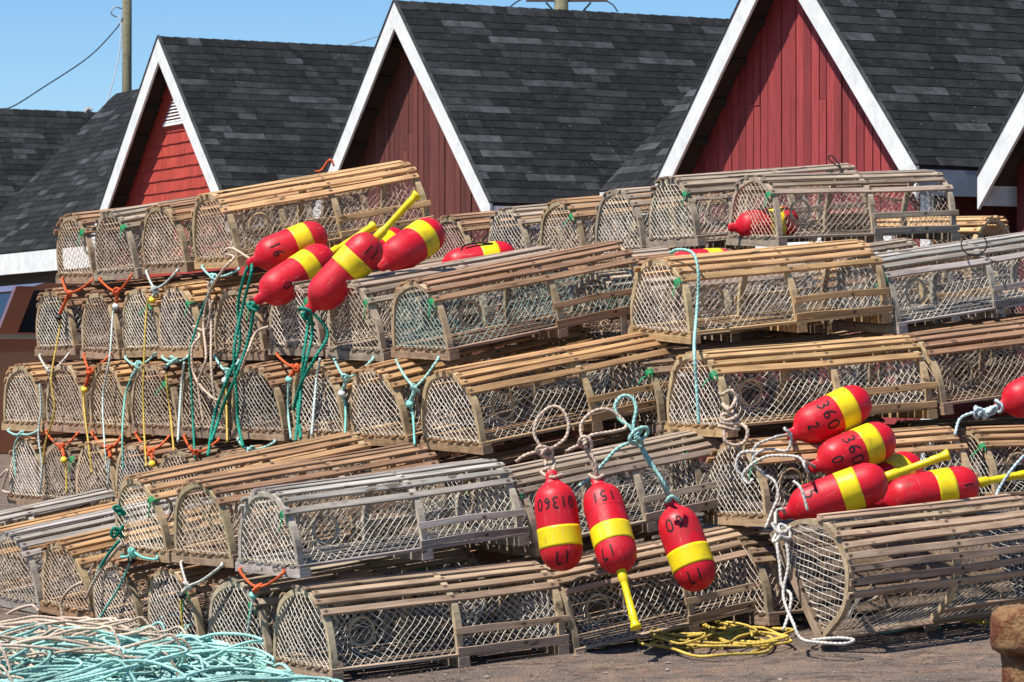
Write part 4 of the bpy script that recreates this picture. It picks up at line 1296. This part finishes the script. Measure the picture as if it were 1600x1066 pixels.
def beige_gen(rr, k, n):
    pts = []; x, y = rr.uniform(-3.5, -2.6), rr.uniform(15.6, 17.5); a = rr.uniform(-.4, .1); lay = rr.uniform(.6, 1.3)
    for i in range(rr.randrange(8, 17)):
        x += .085*math.cos(a); y += .085*math.sin(a)*1.3; a += rr.uniform(-.3, .28); a *= .88
        yy = min(y, 16.05+(-1.2-x)*1.32-.06)
        pts.append(Vector((x, yy, ground_z(x, yy)+.03+pile_h(x, yy)*lay+.03*lay+.03*math.sin(x*8+k)+rr.uniform(0, .006))))
    for i in (0, -1): pts[i].z = ground_z(pts[i].x, pts[i].y)-.01
    return pts
heap('beige rope strands on top of the aqua rope heap at the left edge', 'tan', 62, beige_gen, .0075, 12)
rope('aqua rope loops at the foot of the front stack', 'aqua', [[G(232, 1008, .05), G(250, 1000, .1), G(280, 998, .12), G(290, 1012, .05), G(275, 1020, .05), G(300, 1008, .1), G(318, 1014, .08), G(316, 1026, .03)],
     [G(340, 1040, .02), G(380, 1030, .06), G(410, 1030, .07), G(420, 1044, .05), G(412, 1056, .02), G(440, 1052, .04), G(462, 1066, .02)]], .009)
rope('beige rope bent up against the end of the leftmost front traps', 'tan', [[E(11, 98, 968, .1), E(11, 96, 940, .1), E(11, 110, 920, .1), E(11, 128, 910, .1)], [E(11, 134, 935, .12), E(11, 146, 910, .12), E(11, 165, 880, .12), E(12, 190, 850, .1)], [G(60, 985, .1), E(11, 62, 960, .12), E(11, 50, 946, .12), E(11, 20, 955, .12), E(11, 2, 968, .12)]], .0085)
rope('green and tan rope wound round the left post of the upper front stack', 'green', [knot_path(E(12, 188, 800, .03), .03, 2.2, 51), knot_path(E(12, 184, 832, .03), .03, 2.2, 52), [E(12, 186, 845, .06), E(12, 170, 865, .08), E(11, 158, 885, .12), E(11, 146, 910, .12)]], .008)
rope('tangle of tan rope at the left edge beside the shaded row', 'tan', [[E(2, 0, 745, .1), E(2, 12, 735, .1), E(2, 4, 765, .1), E(2, 16, 770, .1)]], .008)

# wire handles and scraps on the laths
def wire(label, pts, r=.003, col=(.02, .016, .014)):
    b = MB(); b.tube(spline(pts, .01), r, 6)
    o = link('wire_loop', b.mesh('wire_loop', M_ROPE, True), None, None, col); return tag(o, label, 'wire')
D5 = (TM['T5b'] @ Vector((0, -.05, .42))).y
wire('dark wire loop standing on the long grey top trap', [P(1318, 271, D5), P(1312, 262, D5), P(1300, 254, D5+.02), P(1294, 246, D5+.03), P(1299, 243, D5+.03), P(1310, 255, D5), P(1314, 268, D5-.02), P(1304, 273, D5-.02), P(1296, 266, D5)], .0045)
DC = (TM['T4c'] @ Vector((-.1, -.12, .42))).y
wire('dark wire ring lying on the laths of the silver-grey right trap', [P(1522+20*math.cos(i*.52), 382+17*math.sin(i*.52), DC-.05-.05*math.sin(i*.52)) for i in range(26)], .004)
wire('black cord lying on the low red buoy behind the ridge', [P(720, 392, 18.95), P(726, 384, 18.95), P(745, 380, 18.97), P(770, 381, 18.97), P(745, 384, 18.95), P(728, 388, 18.93)], .005)
D6 = (TM['T5'] @ Vector((.2, .0, .43))).y
rope('scrap of orange twine on the ridge of the fresh top trap', 'orange', [P(492, 268, D6), P(502, 266, D6), P(512, 252, D6), P(518, 250, D6), P(522, 260, D6)], .006)
# ------------------------------------------------------------------ utility poles and wires
def pole(label, px, D, w, top_z, arm=None):
    p = P(px, 300, D); p.z = HZ
    t = thing('utility_pole', label, 'utility pole', Matrix.Translation(p), 'utility poles')
    m = wood_mat('pole_wood', (16, 16, .8), .45, .3)
    r = w/2*D/F
    b = MB().lathe([(r*1.15, -.3), (r*1.1, 2), (r, 6), (r*.93, top_z)], 16)
    link('post', b.mesh('post', m, True), t, None, (.20, .185, .115))
    if arm:
        a0, a1, z = arm
        b = MB(); b.box(a0, a1, -.05, .05, z-.03, z+.05); link('crossarm', b.mesh('crossarm', m), t, None, (.15, .10, .09))
        for x in (a0+.1, a0+.45, a1-.45, a1-.1):
            b = MB().lathe([(.03, z+.07), (.05, z+.11), (.03, z+.14), (.05, z+.17), (.02, z+.2)], 10)
            link('insulator', b.mesh('insulator', plain('insulator', (.25, .22, .2), .3)), t, Matrix.Translation((x, 0, 0)))
        for x, dx in ((a0+.35, .5), (a1-.3, -.5)):
            b = MB(); b.seg(Vector((x, -.03, z-.05)), Vector((x+dx, 0, z-.6)), .02); link('brace', b.mesh('brace', M_DARKWOOD), t)
    return p
pl1 = pole('greenish utility pole behind the red shingled shed at the upper left', 198, 68, 15.5, 11.5)
pl2 = pole('utility pole with crossarm just above the ridge of the brown shed', 877, 62, 23, 9.2, (-.62, .82, 7.80))
def cable(label, pts, r=.012, col=(.03, .03, .035)):
    b = MB(); b.tube(spline(pts, .3), r, 5); o = link('cable', b.mesh('cable', M_ROPE, True), None, None, col); return tag(o, label, 'cable', 'overhead cables')
cable('sagging dark cable from the left utility pole down to the far roof', [P(192, 28, 67.8), P(184, 42, 67.6), P(140, 88, 66), P(70, 135, 64.5), P(12, 170, 63.2), P(-20, 166, 62.8)], .013)
cable('thin cable running down along the left utility pole to the grey roof ridge', [P(190, 14, 67.8), P(180, 11, 67.7), P(173, 20, 67.6), P(180, 26, 67.7), P(188, 30, 67.6), P(188, 70, 67.2), P(180, 115, 66.5), P(163, 172, 63.5)], .013, (.35, .36, .38))
cable('thin grey cable strung from the brown shed ridge to the left', [P(620, 48, 60), P(560, 66, 60.5), P(520, 76, 61)], .008, (.3, .32, .35))
cable('dark cable hanging from the crossarm to the brown roof on the right', [P(948, 2, 62), P(958, 8, 61.5), P(965, 18, 60)], .014)
cable('dark cable hanging from the crossarm to the left', [P(820, -4, 62), P(806, 4, 61.5), P(796, 12, 60)], .014)
b = MB(); b.tube([P(133, 176, 62.9), P(138, 170, 62.9), P(143, 173, 62.9)], .05, 6)
link_o = link('roof_bracket', b.mesh('roof_bracket', M_ROPE), None, None, (.4, .38, .36)); tag(link_o, 'small wire bracket on the far roof ridge', 'bracket')

# ------------------------------------------------------------------ pickup behind the traps
def truck():
    D = 27.0
    p = P(9, 520, D); gz = ground_z(0, 30); w = .92
    X, Y = Vector((math.cos(.45), math.sin(.45), 0)), Vector((-math.sin(.45), math.cos(.45), 0))   # X forward (right and away), Y off to the far side
    o = p - X*(-1.86) - Y*(-2*w+.1)
    M = frame((o.x, o.y, gz), X, Y, (0, 0, 1))
    t = thing('pickup_truck', 'copper brown pickup truck behind the traps at the left edge', 'truck', M)
    body_m = plain('copper_paint', (.36, .12, .055), .28, .6); 
    nt = body_m.node_tree; bs = nt.nodes['Principled BSDF']; bs.inputs['Coat Weight'].default_value = .6; bs.inputs['Metallic'].default_value = .6
    dark = plain('truck_glass', (.012, .015, .02), .06, .6); rub = plain('tyre_rubber', (.02, .02, .02), .9); chrome = plain('chrome', (.6, .6, .6), .15, .5, 1)
    top = (p.z-gz)                                  # belt line height
    rf = P(40, 441, D).z-gz
    # lower body with hood and bed
    b = MB(); b.prism([(2.0, .45), (2.05, .85), (1.9, top-.08), (.15, top), (-1.9, top), (-3.4, top-.02), (-3.42, .5), (-2.9, .42), (1.6, .4)], 1, -2*w, 0)
    link('body', b.mesh('body', body_m), t)
    # roof and pillars
    b = MB(); b.prism([(-.28, rf-.05), (-.45, rf), (-1.55, rf), (-1.72, rf-.06)], 1, -2*w+.12, -.12); link('roof', b.mesh('roof', body_m, False), t)
    for y in (-.10, -2*w+.10):
        for (x0, x1, a) in ((.12, -.30, .10), (-.98, -1.02, .07), (-1.80, -1.66, .13)):
            q = MB(); q.pts([(x0-a,y-.03,top-.01),(x0+.02,y-.03,top-.01),(x0+.02,y+.05,top-.01),(x0-a,y+.05,top-.01),(x1-a,y-.05,rf-.03),(x1+.02,y-.05,rf-.03),(x1+.02,y+.02,rf-.03),(x1-a,y+.02,rf-.03)])
            link('pillar', q.mesh('pillar', body_m), t)
        for (a0, a1, b0, b1) in ((.02, -.96, -.42, -.98), (-1.06, -1.76, -1.08, -1.66)):
            q = MB(); q.pts([(a1,y-.01,top),(a0,y-.01,top),(a0,y+.01,top),(a1,y+.01,top),(b1,y-.01,rf-.06),(b0,y-.01,rf-.06),(b0,y+.01,rf-.06),(b1,y+.01,rf-.06)])
            link('side_window', q.mesh('side_window', dark), t)
    q = MB(); q.pts([(.10,-2*w+.16,top),(.12,-2*w+.16,top),(.12,-.16,top),(.10,-.16,top),(-.32,-2*w+.2,rf-.05),(-.30,-2*w+.2,rf-.05),(-.30,-.2,rf-.05),(-.32,-.2,rf-.05)])
    link('windscreen', q.mesh('windscreen', plain('windscreen_glass', (.16, .22, .28), .05, .7)), t)
    q = MB(); q.pts([(-1.80,-2*w+.16,top),(-1.78,-2*w+.16,top),(-1.78,-.16,top),(-1.80,-.16,top),(-1.70,-2*w+.2,rf-.06),(-1.68,-2*w+.2,rf-.06),(-1.68,-.2,rf-.06),(-1.70,-.2,rf-.06)])
    link('rear_window', q.mesh('rear_window', dark), t)
    for x in (1.15, -2.45):
        for y in (-.1, -2*w+.1):
            q = MB().lathe([(.2, -.11), (.34, -.11), (.37, -.06), (.37, .06), (.34, .11), (.2, .11)], 22)
            wh = link('wheel', q.mesh('wheel', rub, True), t, Matrix.Translation((x, y, .37)) @ Matrix.Rotation(R(90), 4, 'X'))
            q = MB().lathe([(.03, -.10), (.2, -.105), (.2, .105), (.03, .10)], 18); link('rim', q.mesh('rim', chrome, True), wh)
    q = MB(); q.box(-3.3, -.2, -2*w-.012, -2*w-.002, top-.05, top-.015); link('trim_strip', q.mesh('trim_strip', chrome), t)
    q = MB(); q.box(-.02, .16, -2*w-.17, -2*w-.02, top+.02, top+.20); link('mirror', q.mesh('mirror', dark), t)
    q = MB(); q.box(-.86, -.72, -2*w-.03, -2*w-.002, top-.2, top-.16); link('door_handle', q.mesh('door_handle', chrome), t)
    q = MB(); q.box(1.98, 2.12, -2*w+.05, -.05, .5, .72); link('bumper', q.mesh('bumper', chrome), t)
    q = MB(); q.box(1.93, 2.03, -.42, -.08, .8, .98); link('headlight', q.mesh('headlight', plain('lamp_glass', (.6, .6, .6), .1)), t)
truck()

# ------------------------------------------------------------------ bollard in the near corner
def bollard():
    D = 9.0
    p = P(1609, 1000, D); gz = ground_z(p.x, D); top = P(1609, 946, D).z
    t = thing('mooring_bollard', 'tan rust stained mooring bollard cut by the lower right corner', 'bollard', Matrix.Translation((p.x, D, gz)))
    m, nt, b_ = new_mat('rusty_painted_iron', .75)
    v = coords(nt, (1, 1, 1), False)
    c = mixc(nt, (.30, .17, .075, 1), (.15, .045, .016, 1), ramp(nt, nz(nt, v, 11, 6, .7), [(.42, g(0)), (.54, g(1))]))
    c = mixc(nt, c, (.06, .04, .03, 1), ramp(nt, nz(nt, v, 9, 4, .6), [(.62, g(0)), (.72, g(.8))]))
    nt.links.new(c, b_.inputs['Base Color']); bump(nt, b_, nz(nt, v, 22, 6, .7), 1.0, .03)
    H = top-gz; s = D/F; r = 62*s
    prof = [(r*1.1, 0), (r*.85, .08), (r*.72, .2), (r*.70, H-95*s), (r*.74, H-76*s), (r*.95, H-68*s), (r*1.0, H-58*s), (r*.99, H-24*s), (r*.94, H-11*s), (r*.8, H-3*s), (r*.5, H), (.004, H)]
    link('post', MB().lathe(prof[:5], 28).mesh('post', m, True), t)
    link('cap', MB().lathe(prof[4:], 28).mesh('cap', m, True), t)
bollard()

# ------------------------------------------------------------------ gravel and grit on the wharf
def gravel():
    rr = random.Random(99); b = MB()
    for k in range(7000):
        y = 14.6 + 3.2*rr.random()**1.3; x = rr.uniform(-1.6, 3.4)*(y/16)
        s = rr.choice((.002, .003, .004, .005, .006)) if rr.random() < .985 else rr.uniform(.008, .015)
        z = ground_z(x, y); n = len(b.v); a = rr.uniform(0, 3)
        for dx, dy, dz in ((1, 0, 0), (0, 1, 0), (-1, 0, 0), (0, -1, 0), (.1, .1, .5), (0, 0, -.6)):
            ca, sa = math.cos(a), math.sin(a); f = s*rr.uniform(.7, 1.3)
            b.v.append((x+(dx*ca-dy*sa)*f, y+(dx*sa+dy*ca)*f, z+.006+dz*f*.8))
        b.f += [(n, n+1, n+4), (n+1, n+2, n+4), (n+2, n+3, n+4), (n+3, n, n+4), (n+1, n, n+5), (n+2, n+1, n+5), (n+3, n+2, n+5), (n, n+3, n+5)]
    m, nt, bs = new_mat('gravel_stone', .95)
    tc = N(nt, 'ShaderNodeTexCoord').outputs['Object']
    c = mixc(nt, (.10, .085, .075, 1), (.40, .33, .27, 1), ramp(nt, nz(nt, tc, 40, 1), [(.35, g(0)), (.65, g(1))])); nt.links.new(c, bs.inputs['Base Color'])
    o = link('gravel', b.mesh('gravel', m)); o['kind'] = 'stuff'; tag(o, 'loose gravel and grit scattered on the asphalt', 'gravel')
gravel()
